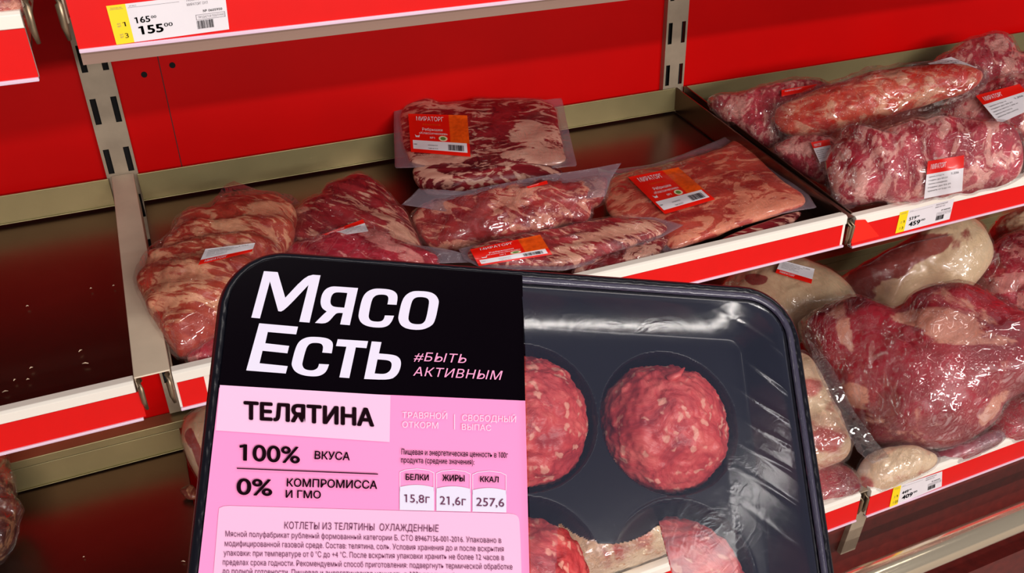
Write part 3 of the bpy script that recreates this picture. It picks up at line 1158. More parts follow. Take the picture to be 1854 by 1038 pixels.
Ep.label(((953, 338), (990, 327), (992, 333), (956, 341)), 'red', nu=6, nv=4, off=.004)

# F
pl = (at(1021, 489, 2, -.064), at(1236, 412, 2, -.056), at(985, 421, 2, -.046))
oF = [(851, 452), (900, 438), (985, 421), (1045, 410), (1105, 399), (1150, 398), (1185, 402), (1208, 412), (1200, 424), (1150, 444), (1085, 466), (1030, 482), (960, 482), (890, 480), (850, 470)]
Fp = Pack('rib_pack', 'flat pink rib pack at the front edge, red label at its left end', 'meat pack', g1, oF, plane=pl)
Fp.sheet('film_flange', [(830, 452), (854, 447), (985, 420), (1105, 395), (1185, 393), (1238, 408), (1200, 430), (1122, 464), (1051, 484), (1021, 491), (948, 490), (880, 490), (840, 470)], M['flange'], wave=.0015)
Fp.body('meat', oF, .012, .012, M['rib_c'], k=4, lumps=((.003, 20), (.0015, 60)), ribs=(1.9, .022, .0015), seed=51, blobs=[(1130, 415, 60, 12, -12, .22), (1050, 440, 60, 8, -18, .1), (1020, 470, 50, 10, -12, .1)])
Fp.wrap(oF, .013, .012, M['film_tight'], k=4, seed=52, wr=.001, grow=1.01)
oF2 = [(1038, 489), (1052, 474), (1090, 458), (1142, 442), (1206, 424), (1199, 448), (1186, 464), (1142, 482), (1088, 496), (1051, 497)]
Fp.body('bottom_bulge', oF2, .010, .012, M['pork_dark'], off=(0, .002, -.008), lumps=((.003, 30), (.0015, 80)), seed=53, label='darker meat bulging below the film edge')
Fp.wrap(oF2, .010, .012, M['film'], off=(0, .002, -.007), seed=54, name='film_under', wr=.002)
Fp.label(((851, 452), (978, 425), (1000, 461), (867, 482)), 'rib', off=.003)

# G
pl = (at(1205, 459, 2, -.073), at(1478, 376, 2, -.066), at(1338, 237, 1, -.165))
oG = [(1096, 370), (1100, 342), (1114, 322), (1171, 306), (1236, 293), (1301, 272), (1330, 257), (1353, 262), (1374, 289), (1418, 329), (1453, 355), (1454, 372), (1413, 386), (1340, 409), (1275, 433), (1220, 452), (1203, 438), (1190, 418), (1166, 398), (1119, 396), (1103, 386)]
Gp = Pack('rib_pack', 'wide clear rib pack with red label at the front right of the shelf', 'meat pack', g1, oG, plane=pl)
Gp.sheet('film_flange', [(1081, 305), (1090, 311), (1132, 305), (1184, 296), (1236, 279), (1288, 260), (1340, 236), (1350, 243), (1374, 269), (1416, 303), (1457, 342), (1479, 376), (1449, 381), (1379, 396), (1314, 417), (1262, 438), (1207, 462), (1194, 451), (1192, 425), (1150, 400), (1106, 380), (1098, 345)], M['flange'], wave=.0015)
Gp.body('meat', oG, .011, .012, M['salmon'], k=4.5, lumps=((.004, 18), (.002, 50)), seed=61,
        blobs=[(1350, 350, 60, 14, 30, .06), (1390, 372, 60, 16, -10, .16), (1310, 345, 22, 12, 20, -.25), (1330, 280, 40, 20, 30, -.06), (1225, 420, 40, 22, -20, -.06), (1120, 360, 20, 14, 0, .12), (1400, 330, 30, 12, 35, -.14)])
Gp.wrap(oG, .0125, .012, M['film_tight'], k=4.5, seed=62, wr=.0014, grow=1.01)
oG2 = [(1300, 436), (1340, 418), (1379, 404), (1449, 381), (1441, 398), (1420, 412), (1380, 428), (1340, 438), (1312, 442)]
Gp.body('bottom_bulge', oG2, .008, .010, M['pork_dark'], off=(0, .004, -.006), lumps=((.002, 30),), seed=64, label='brownish meat bulging below the film edge')
Gp.label(((1137, 321), (1228, 303), (1295, 361), (1204, 388)), 'rib', off=.002)

# right bay, middle tier
oR2 = [(1284, 187), (1301, 180), (1334, 172), (1388, 163), (1460, 152), (1500, 158), (1500, 200), (1460, 230), (1428, 254), (1395, 266), (1374, 258), (1344, 237), (1311, 214)]
R2 = Pack('pork_roll', 'wrapped pork roll behind the top one, at the back left corner of the tray', 'meat roll', g2, oR2, tilt=.5, t_dn=.035)
R2.body('meat', oR2, .03, .035, M['roll'], lumps=((.006, 18), (.003, 50)), seed=71)
R2.wrap(oR2, .032, .036, M['film_crinkle'], seed=72, wr=.003)
R2.label(((1415, 163), (1480, 152), (1470, 164), (1415, 175)), 'red', nu=8, nv=6)

oR6 = [(1401, 274), (1421, 258), (1450, 250), (1490, 252), (1525, 262), (1530, 300), (1515, 335), (1490, 332), (1470, 322), (1448, 308), (1421, 291)]
R6 = Pack('pork_roll', 'small pale wrapped piece below the rolls, against the tray side', 'meat roll', g2, oR6, tilt=.5, t_dn=.025)
R6.body('meat', oR6, .024, .025, M['roll'], lumps=((.004, 22), (.002, 60)), seed=75, blobs=[(1460, 270, 24, 14, 0, .2)])
R6.wrap(oR6, .025, .026, M['film_crinkle'], seed=76)
R6.label(((1468, 258), (1502, 252), (1508, 288), (1484, 294)), 'band_top', nu=10, nv=10)

oR3 = [(1690, 122), (1716, 100), (1752, 80), (1782, 71), (1809, 66), (1829, 72), (1846, 97), (1875, 110), (1890, 140), (1840, 155), (1790, 155), (1730, 150)]
R3 = Pack('pork_roll', 'wrapped pork piece with knobby end at the back right corner', 'meat roll', g2, oR3, tilt=.5, t_dn=.04)
R3.body('meat', oR3, .03, .04, M['roll'], lumps=((.006, 18), (.003, 50)), seed=81, blobs=[(1808, 84, 16, 12, 0, .2)])
R3.wrap(oR3, .032, .04, M['film_crinkle'], seed=82, wr=.003)
R3.label(((1679, 115), (1722, 103), (1768, 122), (1730, 130)), 'white', nu=8, nv=8)

oR4 = [(1700, 204), (1725, 178), (1769, 160), (1810, 146), (1870, 135), (1920, 170), (1910, 235), (1860, 250), (1790, 240), (1730, 225)]
R4 = Pack('pork_roll', 'wrapped rosy roll at the right edge with large white label', 'meat roll', g2, oR4, tilt=.5, t_dn=.04)
R4.body('meat', oR4, .035, .04, M['roll'], lumps=((.006, 16), (.003, 50)), seed=85)
R4.wrap(oR4, .037, .041, M['film'], seed=86, wr=.0025)
R4.label(((1766, 173), (1846, 152), (1880, 192), (1809, 224)), 'band_top', nu=12, nv=12)

oR1 = [(1401, 210), (1408, 194), (1441, 181), (1481, 161), (1535, 144), (1602, 127), (1669, 120), (1736, 117), (1769, 124), (1784, 136), (1776, 155), (1749, 180), (1690, 203), (1620, 222), (1535, 240), (1468, 251), (1421, 246), (1405, 233)]
R1 = Pack('pork_roll', 'long orange pink loin roll in loose film lying on top of the pile', 'meat roll', g2, oR1, tilt=.62, t_dn=.04, lift=.035)
R1.body('meat', [(1401, 210), (1408, 196), (1441, 183), (1481, 164), (1535, 147), (1602, 130), (1669, 123), (1736, 120), (1769, 127), (1780, 138), (1760, 160), (1700, 180), (1620, 202), (1535, 228), (1468, 248), (1421, 243), (1405, 230)], .035, .035, M['loin'], k=2.2, lumps=((.005, 18), (.002, 60)), seed=91,
        blobs=[(1420, 228, 20, 14, 0, -.25), (1500, 165, 40, 8, -20, -.15)])
R1.wrap(oR1, .038, .036, M['film'], seed=92, wr=.003, k=2.2)

oR5 = [(1497, 301), (1502, 278), (1518, 258), (1522, 241), (1535, 230), (1555, 238), (1582, 245), (1635, 227), (1716, 214), (1756, 222), (1803, 226), (1836, 235), (1850, 264), (1850, 301), (1836, 325), (1780, 340), (1700, 352), (1640, 362), (1590, 362), (1550, 367), (1520, 369), (1505, 345)]
R5 = Pack('pork_roll', 'thick rosy rolled pork joint in film at the front edge, ringed surface', 'meat roll', g2, oR5, tilt=.62, t_dn=.045)
R5.body('meat', oR5, .045, .045, M['roll'], k=2.2, lumps=((.003, 16), (.0012, 50)), ribs=(.3, .036, .0025), seed=95, blobs=[(1545, 320, 26, 36, 10, .12), (1550, 290, 24, 6, -25, -.35)])
R5.wrap(oR5, .047, .046, M['film'], seed=96, wr=.0025, k=2.2)
R5.sheet('film_tail', [(1498, 355), (1515, 362), (1560, 365), (1545, 378), (1520, 384), (1500, 372)], M['film_crinkle'], off=0, wave=.006)
R5.label(((1680, 292), (1746, 281), (1742, 346), (1673, 360)), 'band_top', nu=12, nv=14)

# bottom tier, right bay
oL2 = [(1490, 530), (1515, 510), (1545, 492), (1572, 478), (1635, 445), (1669, 424), (1710, 400), (1750, 395), (1775, 408), (1795, 440), (1799, 465), (1785, 490), (1766, 512), (1749, 522), (1685, 528), (1635, 545), (1602, 562), (1550, 556), (1500, 552)]
L2 = Pack('ham_joint', 'broad pale fat covered ham under the middle shelf, seam of film across it', 'meat joint', g3, oL2, tilt=.62, t_dn=.09, floor=zlow, lift=.02)
L2.body('meat', oL2, .07, .08, M['ham_fat'], k=2.3, lumps=((.008, 8), (.002, 40)), seed=101,
        blobs=[(1665, 450, 60, 22, -15, -.4), (1590, 490, 60, 24, -20, -.35), (1560, 535, 30, 12, 0, -.2), (1720, 490, 60, 20, -10, .2), (1640, 430, 40, 10, -30, -.2)])
L2.wrap(oL2, .071, .08, M['film_tight'], seed=102, wr=.0012, k=2.3, grow=1.01)
a = []
mb = MB()
sp = [(1500, 498), (1540, 489), (1575, 478), (1610, 455), (1650, 440), (1690, 432), (1725, 424)]
pts = [L2.surf(x, y, .002) for x, y in sp]
mb.tube(pts, .0014, 6)
o = mb.build('film_seam', M['film_crinkle'], L2.root, smooth=True)

oL3b = [(1785, 440), (1800, 408), (1830, 390), (1880, 370), (1930, 420), (1900, 470), (1830, 470)]
L3b = Pack('ham_joint', 'shaded fatty joint at the right edge right under the shelf strip', 'meat joint', g3, oL3b, tilt=.6, t_dn=.08, floor=zlow, lift=.05)
L3b.body('meat', oL3b, .05, .08, M['ham_fat'], seed=105, blobs=[(1800, 440, 30, 30, 0, -.4)])
L3b.wrap(oL3b, .051, .08, M['film_tight'], seed=106)

oL3 = [(1766, 490), (1770, 465), (1796, 450), (1840, 425), (1900, 425), (1930, 500), (1900, 570), (1830, 575), (1790, 555), (1770, 525)]
L3 = Pack('ham_joint', 'dark red and white joint at the right edge beside the broad ham', 'meat joint', g3, oL3, tilt=.6, t_dn=.08, floor=zlow, lift=.0)
L3.body('meat', oL3, .06, .08, M['pork_rose'], seed=107, lumps=((.008, 10), (.003, 40)), blobs=[(1820, 515, 40, 16, -15, .25), (1840, 455, 20, 12, 0, .1)])
L3.wrap(oL3, .062, .08, M['film'], seed=108)

oL1 = [(1290, 560), (1310, 515), (1345, 486), (1390, 470), (1434, 467), (1475, 480), (1508, 497), (1535, 520), (1552, 545), (1550, 570), (1510, 590), (1468, 600), (1440, 630), (1380, 660), (1310, 640), (1290, 600)]
L1 = Pack('ham_joint', 'cream fat covered ham with upside down label, right behind the black tray corner', 'meat joint', g3, oL1, tilt=.62, t_dn=.09, floor=zlow, lift=.0)
L1.body('meat', oL1, .07, .09, M['ham_fat'], k=2.3, lumps=((.006, 8), (.002, 40)), seed=111, blobs=[(1450, 520, 80, 40, 0, .15), (1368, 505, 22, 10, 10, -.35), (1520, 570, 40, 14, 0, -.25)])
L1.wrap(oL1, .071, .09, M['film_tight'], seed=112, wr=.0012, k=2.3, grow=1.01)
L1.label(((1414, 471), (1475, 487), (1469, 514), (1404, 494)), 'band_bottom', nu=12, nv=10)

oL4 = [(1449, 600), (1488, 567), (1522, 551), (1552, 546), (1588, 557), (1625, 567), (1652, 541), (1702, 521), (1756, 517), (1803, 541), (1846, 565), (1890, 590), (1910, 650), (1890, 690), (1840, 715), (1817, 735), (1810, 755), (1785, 778), (1754, 799), (1707, 813), (1652, 813), (1600, 811), (1565, 795), (1545, 760), (1510, 720), (1480, 673)]
L4 = Pack('leg_joint', 'big dark red leg joint in shiny film, largest piece at the right', 'meat joint', g3, oL4, tilt=.68, t_dn=.08, floor=zlow, lift=.012)
L4.body('meat', oL4, .085, .08, M['leg'], k=2.2, lumps=((.012, 7), (.004, 24), (.001, 90)), seed=121, centre=(1670, 680),
        blobs=[(1715, 595, 62, 24, 10, .40), (1650, 578, 44, 12, 0, .24), (1530, 600, 20, 46, -12, .26), (1550, 720, 26, 24, 30, .32), (1590, 765, 40, 14, 30, .22), (1800, 740, 40, 12, -50, .3), (1740, 620, 50, 14, 0, .1), (1700, 690, 80, 60, 0, -.08), (1830, 640, 30, 30, 0, .14), (1520, 660, 14, 30, 0, -.1)])
L4.wrap(oL4, .087, .08, M['film'], seed=122, wr=.0035, k=2.2, grow=1.012)

oL5 = [(1400, 640), (1440, 640), (1470, 660), (1500, 710), (1530, 775), (1537, 820), (1495, 846), (1450, 855), (1400, 850)]
L5 = Pack('leg_joint', 'pink boned joint half hidden by the right side of the black tray', 'meat joint', g3, oL5, tilt=.6, t_dn=.06, floor=zlow, lift=.025)
L5.body('meat', oL5, .05, .06, M['fat_pale'], seed=131, lumps=((.008, 12), (.003, 40)), blobs=[(1500, 800, 30, 24, 0, -.35), (1470, 700, 20, 20, 0, -.2)])
L5.wrap(oL5, .052, .06, M['film'], seed=132)
L5.sheet('film_fold', [(1458, 640), (1470, 650), (1500, 690), (1540, 770), (1575, 820), (1600, 850), (1570, 862), (1545, 840), (1510, 770), (1475, 700)], M['film_crinkle'], off=.055, wave=.004, seed=9)
oL5b = [(1430, 850), (1480, 838), (1525, 842), (1550, 862), (1556, 888), (1510, 908), (1450, 925), (1420, 900)]
L5b = Pack('leg_joint', 'dark wet red piece just above the bottom strip by the black tray', 'meat joint', g3, oL5b, tilt=.5, t_dn=.02, floor=zlow)
L5b.body('meat', oL5b, .02, .02, M['leg'], seed=135, lumps=((.004, 20),))
L5b.wrap(oL5b, .022, .02, M['film_crinkle'], seed=136)

oL6 = [(1548, 872), (1556, 845), (1575, 826), (1610, 815), (1660, 812), (1695, 826), (1690, 846), (1640, 870), (1590, 890), (1560, 888)]
L6 = Pack('fat_piece', 'pale cream fat piece lying under the big red leg joint', 'meat joint', g3, oL6, tilt=.55, t_dn=.03, floor=zlow)
L6.body('meat', oL6, .03, .03, M['fat_pale'], seed=141, lumps=((.004, 16), (.0015, 60)), blobs=[(1630, 840, 50, 20, -15, .2), (1565, 880, 16, 16, 0, -.4)])
L6.wrap(oL6, .032, .03, M['film'], seed=142)

oL8 = [(1670, 845), (1700, 815), (1750, 800), (1800, 782), (1815, 797), (1780, 818), (1720, 842), (1690, 852)]
L8 = Pack('fat_piece', 'purplish film wrapped scrap between pale fat piece and front rail', 'meat joint', g3, oL8, tilt=.5, t_dn=.015, floor=zlow)
L8.body('meat', oL8, .014, .015, M['leg'], seed=145, lumps=((.002, 30),))
L8.wrap(oL8, .016, .015, M['flange'], seed=146)

oL7 = [(1780, 770), (1800, 740), (1850, 715), (1910, 710), (1920, 770), (1870, 790), (1815, 800)]
L7 = Pack('leg_joint', 'dark red meat lump at the right edge above the bottom strip', 'meat joint', g3, oL7, tilt=.55, t_dn=.035, floor=zlow)
L7.body('meat', oL7, .03, .035, M['leg'], seed=147, lumps=((.005, 18),))
L7.wrap(oL7, .032, .035, M['film_crinkle'], seed=148)

# bottom tier, middle and left bays
oL9 = [(330, 790), (336, 763), (354, 748), (380, 738), (450, 735), (520, 800), (520, 900), (440, 930), (385, 905), (362, 870), (340, 830)]
L9 = Pack('ham_joint', 'pale ham joint at the left of the black tray under the bracket', 'meat joint', g3, oL9, tilt=.62, t_dn=.07, floor=zlow)
L9.body('meat', oL9, .06, .07, M['ham_fat'], seed=151, lumps=((.006, 8), (.002, 40)), blobs=[(343, 790, 10, 18, 0, -.35), (362, 830, 10, 40, -20, -.3), (380, 790, 30, 60, 0, .1)])
L9.wrap(oL9, .061, .07, M['film_tight'], seed=152, grow=1.01)

oL10 = [(985, 960), (1010, 925), (1100, 905), (1190, 900), (1240, 930), (1235, 980), (1205, 1000), (1150, 1020), (1085, 1045), (1010, 1060), (985, 1020)]
L10 = Pack('ham_joint', 'fatty wrapped meat seen through the gap at the tray bottom', 'meat joint', g3, oL10, tilt=.6, t_dn=.05, floor=zlow)
L10.body('meat', oL10, .05, .05, M['fat_pale'], seed=155, lumps=((.006, 14), (.002, 50)), blobs=[(1150, 985, 50, 14, -20, -.15), (1100, 960, 60, 30, 0, .1)])
L10.wrap(oL10, .052, .05, M['film_crinkle'], seed=156, wr=.003)

oL11 = [(-40, 850), (-10, 826), (14, 828), (14, 855), (24, 870), (25, 889), (22, 908), (38, 918), (32, 940), (31, 964), (22, 986), (0, 1012), (-40, 1030), (-70, 940)]
L11 = Pack('meat_pack', 'brown wrinkled meat pack cut off by the left picture edge', 'meat pack', None, oL11, tilt=.6, t_dn=.05, floor=zlow)
L11.body('meat', oL11, .04, .05, M['brown'], seed=161, lumps=((.008, 20), (.003, 60)))
L11.wrap(oL11, .042, .05, M['film'], seed=162)

oL12 = [(326, 889), (336, 882), (348, 880), (357, 890), (356, 902), (345, 905), (333, 898)]
L12 = Pack('meat_scrap', 'small brown meat scrap on the tray floor left of the black tray', 'scrap', None, oL12, tilt=.4, t_dn=.006, floor=zlow)
L12.body('meat', oL12, .008, .006, M['brown'], seed=165, NA=60, NR=12, lumps=((.002, 60),))

# top shelf, left bay
oT = [(-60, -10), (-30, -35), (20, -30), (42, 0), (50, 17), (38, 24), (0, 30), (-60, 34)]
T1 = Pack('meat_pack', 'pink meat pack on the top shelf at the upper left corner', 'meat pack', None, oT, tilt=.5, t_dn=.02, floor=ztop)
T1.body('meat', oT, .02, .02, M['pork_pink'], seed=171, lumps=((.003, 20),))
T1.wrap(oT, .022, .02, M['film'], seed=172)

# crumbs on the empty trays
for (x, y, ln, an, fl) in ((10, 711, 5, 0, zmid), (57, 668, 3, 20, zmid), (146, 637, 4, 40, zmid), (155, 660, 6, -20, zmid), (27, 690, 2.5, 50, zmid), (51, 689, 2.5, 0, zmid), (152, 1010, 2, 0, zlow), (332, 1018, 5, -30, zlow), (206, 519, 2, 10, zmid), (50, 556, 2.5, 0, zmid), (165, 524, 2, 0, zmid)):
    y0 = -.3
    for it in range(12):
        P = at(x, y, 2, fl(y0))
        y0 = P[1]
    a = math.radians(an)
    dv = np.array([math.cos(a), math.sin(a), 0]) * ln * .0006
    mb = MB()
    mb.tube([P - dv + [0, 0, .0012], P + [0, .0004, .002], P + dv + [0, 0, .0012]], [.0004, .0008, .0004], 6)
    o = mb.build('crumb', M['crumb'], smooth=True)
    tag(o, 'pale meat crumb lying on the empty brown tray floor', 'crumb', 'crumbs on the empty trays')

# ------------------------------------------------------------------ the held tray of meatballs
TR = np.array([[0.952, 0.3056, -0.0143], [-0.2422, 0.7241, -0.6458], [-0.187, 0.6183, 0.7634]])
U_, Vv, _n = unit(TR[:, 0]), TR[:, 1], TR[:, 2]
Nn = unit(np.cross(U_, Vv))
Vv = np.cross(Nn, U_)
TO = np.array([0.0761, -1.0274, 0.3291])
TM = Matrix([[U_[i], Vv[i], Nn[i], TO[i]] for i in range(3)] + [[0, 0, 0, 1]])
TW, TH, TRad = .240, .178, .024


def t_uv(px, z=0.0):
    P = hit(px[0], px[1], TO + Nn * z, Nn) - TO
    return np.array([P @ U_, P @ Vv])


def t_px(V):
    V = np.asarray(V)
    return proj(TO + V[..., :1] * U_ + V[..., 1:2] * Vv + V[..., 2:3] * Nn)


tray = bpy.data.objects.new('meatball_tray', None)
COL.objects.link(tray)
tray.matrix_basis = TM
WORLDM[tray.name] = TM
tag(tray, 'black plastic tray of raw meatballs under film, pink and black label, held up in front', 'food tray')


def gap_mask(px):
    """cut-away gap at the lower edge between the two front balls, in the tray's own outline"""
    x, y = px[..., 0], px[..., 1]
    cx, cy, r = 1104.0, 858.0, 129.0
    below = (y > cy) & ((x - cx) ** 2 + (y - cy) ** 2 > r * r)
    left = x > 1012 - (y - 960) * .06
    right = x < 1194 + (y - 955) * .26
    return below & left & right & (y > 940)


def rdist(u, v, inset=0.0):
    """signed distance inside the rounded rectangle (positive inside)"""
    hx, hy, r = TW / 2 - inset, TH / 2 - inset, max(TRad - inset, .002)
    qx, qy = np.abs(u - TW / 2) - (hx - r), np.abs(v + TH / 2) - (hy - r)
    return -(np.hypot(np.maximum(qx, 0), np.maximum(qy, 0)) + np.minimum(np.maximum(qx, qy), 0) - r)


CU = [(.0585, -.0565), (.122, -.0565), (.1855, -.0565), (.0585, -.1200), (.122, -.1200), (.1855, -.1200)]


def tray_h(u, v):
    d = rdist(u, v)
    s = np.clip((d - .0075) / .011, 0, 1)
    s = s * s * (3 - 2 * s)
    z = -.021 * s
    z = np.where(d < .0075, 0, z)
    cup = np.zeros_like(u)
    for (a, b) in CU:
        r = np.hypot(u - a, v - b)
        R = .0308
        c = np.where(r < R, -.026 * np.sqrt(np.clip(1 - (r / R) ** 2.6, 0, 1)), 0)
        cup = np.minimum(cup, c)
        cup = cup + np.where(r >= R, .0011 * np.exp(-((r - R) / .0009) ** 2), 0)
    return z + cup * np.clip((d - .014) / .006, 0, 1)


def grid_mesh(us, vs, zf, inside, cut=True, zcut=None):
    UU, VV = np.meshgrid(us, vs)
    ZZ = zf(UU, VV)
    P = np.stack([UU, VV, ZZ], -1)
    ok = inside(UU, VV)
    if cut:
        ok &= ~gap_mask(t_px(P))
    n = len(us)
    idx = -np.ones(UU.shape, int)
    F = []
    keep = ok[:-1, :-1] & ok[1:, :-1] & ok[1:, 1:] & ok[:-1, 1:]
    use = np.zeros_like(ok)
    for a, b in ((0, 0), (1, 0), (1, 1), (0, 1)):
        use[a:a + keep.shape[0], b:b + keep.shape[1]] |= keep
    idx[use] = np.arange(use.sum())
    for j, i in zip(*np.nonzero(keep)):
        F.append((idx[j, i], idx[j, i + 1], idx[j + 1, i + 1], idx[j + 1, i]))
    return P[use], F


M['tray_black'] = plain('tray_black_plastic', (12, 12, 22), .22, spec=.35)
M['rim_violet'] = plain('tray_rim_film', (56, 52, 72), .3, bump=.25, nscale=300, coat=.5)
us = np.linspace(.0045, TW - .0045, 400)
vs = np.linspace(-TH + .0045, -.0045, 300)
V, F = grid_mesh(us, vs, tray_h, lambda u, v: rdist(u, v) > .0045)
F = [f[::-1] if False else f for f in F]
o = obj('tray_body', V, F, M['tray_black'], tray, TM, None, True)
sm = o.modifiers.new('thickness', 'SOLIDIFY')
sm.thickness = .0006

# outer rolled rim
NA = 260


def rr_loop(inset, n=NA, wob=0.0, seed=0):
    hx, hy, r = TW / 2 - inset, TH / 2 - inset, max(TRad - inset, .002)
    pts = []
    for cx, cy, a0 in ((1, 1, 0), (-1, 1, 90), (-1, -1, 180), (1, -1, 270)):
        for a in np.linspace(a0, a0 + 90, 24):
            pts.append((TW / 2 + cx * (hx - r) + r * math.cos(math.radians(a)), -TH / 2 + cy * (hy - r) + r * math.sin(math.radians(a))))
    p = np.array(pts)
    q = np.vstack([p, p[:1]])
    d = np.r_[0, np.cumsum(np.linalg.norm(np.diff(q, axis=0), axis=1))]
    s = np.linspace(0, d[-1], n, endpoint=False)
    return np.stack([np.interp(s, d, q[:, 0]), np.interp(s, d, q[:, 1])], 1)


def rim(name, prof, mat, teeth=0.0):
    V, F = [], []
    k = len(prof)
    n = 520
    for i, (ins, z) in enumerate(prof):
        lp = rr_loop(ins, n)
        c = np.array([TW / 2, -TH / 2])
        for j, p in enumerate(lp):
            zz = z
            if teeth and i in (0, k - 1):
                zz = z - teeth * (0.5 + .5 * math.sin(j * 2 * math.pi / 4.0)) * (0.6 + .4 * math.sin(j * .37))
            V.append((p[0], p[1], zz))
    for i in range(k - 1):
        for j in range(n):
            F.append((i * n + j, i * n + (j + 1) % n, (i + 1) * n + (j + 1) % n, (i + 1) * n + j))
    px = t_px(np.array(V))
    gm = gap_mask(px)
    F = [f for f in F if not any(gm[i] for i in f)]
    o = obj(name, V, F, mat, tray, TM, None, True)
    m = o.modifiers.new('thickness', 'SOLIDIFY')
    m.thickness = .0005
    return o


rim('rim', [(-.0010, -.0085), (-.0008, -.004), (0.0002, -.0010), (.002, 0.0004), (.0046, .0)], M['tray_black'], teeth=.0012)
rim('film_edge', [(.0036, .0004), (.0040, .0010), (.0052, .0012), (.0068, .0008)], M['rim_violet'], teeth=.0005)

# meatballs
def ball_mat():
    m, nt, b, out = nodes('minced_meat')
    L = nt.links.new
    tc = N(nt, 'ShaderNodeTexCoord')
    n1 = N(nt, 'ShaderNodeTexNoise', Scale=60.0, Detail=5.0, Roughness=.65, Distortion=1.0)
    vo = N(nt, 'ShaderNodeTexVoronoi', Scale=240.0, Randomness=1.0)
    wp = N(nt, 'ShaderNodeTexNoise', Scale=140.0, Detail=2.0)
    vm = N(nt, 'ShaderNodeVectorMath', operation='MULTIPLY_ADD')
    vm.inputs[1].default_value = (.011, .011, .011)
    L(tc.outputs['Object'], n1.inputs['Vector'])
    L(tc.outputs['Object'], wp.inputs['Vector'])
    L(wp.outputs['Color'], vm.inputs[0])
    L(tc.outputs['Object'], vm.inputs[2])
    L(vm.outputs[0], vo.inputs['Vector'])
    r1 = ramp(nt, [(.32, lin((150, 34, 44))), (.5, lin((206, 70, 72))), (.68, lin((232, 112, 104)))])
    L(n1.outputs['Fac'], r1.inputs['Fac'])
    # a share of the cells are fat grains
    sepc = N(nt, 'ShaderNodeSeparateColor')
    L(vo.outputs['Color'], sepc.inputs[0])
    g = N(nt, 'ShaderNodeMath', operation='GREATER_THAN')
    g.inputs[1].default_value = .74
    L(sepc.outputs[0], g.inputs[0])
    mr = N(nt, 'ShaderNodeMapRange', interpolation_type='SMOOTHSTEP')
    mr.inputs['From Min'].default_value = .56
    mr.inputs['From Max'].default_value = .30
    L(vo.outputs['Distance'], mr.inputs['Value'])
    mu = N(nt, 'ShaderNodeMath', operation='MULTIPLY')
    L(g.outputs[0], mu.inputs[0])
    L(mr.outputs[0], mu.inputs[1])
    m8 = N(nt, 'ShaderNodeMath', operation='MULTIPLY')
    m8.inputs[1].default_value = .75
    L(mu.outputs[0], m8.inputs[0])
    mix = N(nt, 'ShaderNodeMix', data_type='RGBA')
    L(m8.outputs[0], mix.inputs['Factor'])
    L(r1.outputs['Color'], mix.inputs[6])
    mix.inputs[7].default_value = lin((240, 170, 150))
    L(mix.outputs[2], b.inputs['Base Color'])
    b.inputs['Roughness'].default_value = .42
    bp = N(nt, 'ShaderNodeBump', Strength=.6, Distance=.002)
    L(n1.outputs['Fac'], bp.inputs['Height'])
    L(bp.outputs['Normal'], b.inputs['Normal'])
    return m


M['mince'] = ball_mat()


def meatball(cu, cv, cz, r, seed, wonk=(1, 1, 1)):
    bm = bmesh.new()
    bmesh.ops.create_icosphere(bm, subdivisions=6, radius=1.0)
    V = np.array([v.co[:] for v in bm.verts])
    d = .055 * fbm(V * 1.6, seed, 2) + .030 * fbm(V * 6, seed + 3, 3) + .034 * np.abs(fbm(V * 12, seed + 9, 3)) - .03
    # fine worms of mince
    V2 = V * (1 + d)[:, None] * np.array(wonk) * r + np.array([cu, cv, cz])
    for v, c in zip(bm.verts, V2):
        v.co = c
    me_f = [tuple(v.index for v in f.verts) for f in bm.faces]
    bm.free()
    return V2, me_f


balls = [(1, (.1225, -.0562), .0285, 4, (1, 1, .95)), (2, (.1862, -.0563), .0290, 11, (1.0, .97, .95)), (4, (.1205, -.1225), .0285, 23, (1, 1, .95)), (5, (.1860, -.1235), .0290, 31, (1, 1, .95)), (0, (.0585, -.0535), .0285, 41, (1, 1, .95)), (3, (.0585, -.1145), .0285, 47, (1, 1, .95))]
pos = {1: 'upper row, partly under label edge', 2: 'upper row, the fully visible one', 4: 'lower row beside the label', 5: 'lower right, flat on its left', 0: 'under the label in the upper row', 3: 'under the label in the lower row'}
for (k, (u, v), r, sd, wk) in balls:
    if k in (0, 3):
        continue
    V2, Ff = meatball(u, v, -.0315, r, sd, wk)
    if k == 5:  # one ball is cut flat on its left
        P = lambda px, z: np.append(t_uv(px, z), z)
        a, b = P((1194, 950), -.03), P((1216, 1038), -.03)
        a2 = P((1194, 950), 0.0)
        nn = unit(np.cross(b - a, a2 - a))
        if nn @ (np.array([u, v, -.03]) - a) < 0:
            nn = -nn
        dd = (V2 - a) @ nn
        V2 = V2 - np.minimum(dd, 0)[:, None] * nn
    o = obj('meatball', V2, Ff, M['mince'], None, TM, None, True)
    tag(o, 'raw minced meatball in black tray, ' + pos[k], 'meatball', 'meatballs in the black tray')
    if k == 2:
        # strand of mince sticking up
        mb = MB()
        q = [np.append(t_uv(p, -.012), z) for p, z in (((1205, 690), -.010), ((1222, 683), -.008), ((1234, 670), -.009))]
        mb.tube(q, [.0022, .0014, .0004], 8)
        mb.build('mince_strand', M['mince'], o, TM, smooth=True)

# clear lid film over the window
M['lid'] = film('lid_film', rough=.12, scale=30, bump=.012, haze=.035, hazecol=(120, 138, 200), base=.085, fres=.25)  # bluish haze colour paints a soft reflection into the film


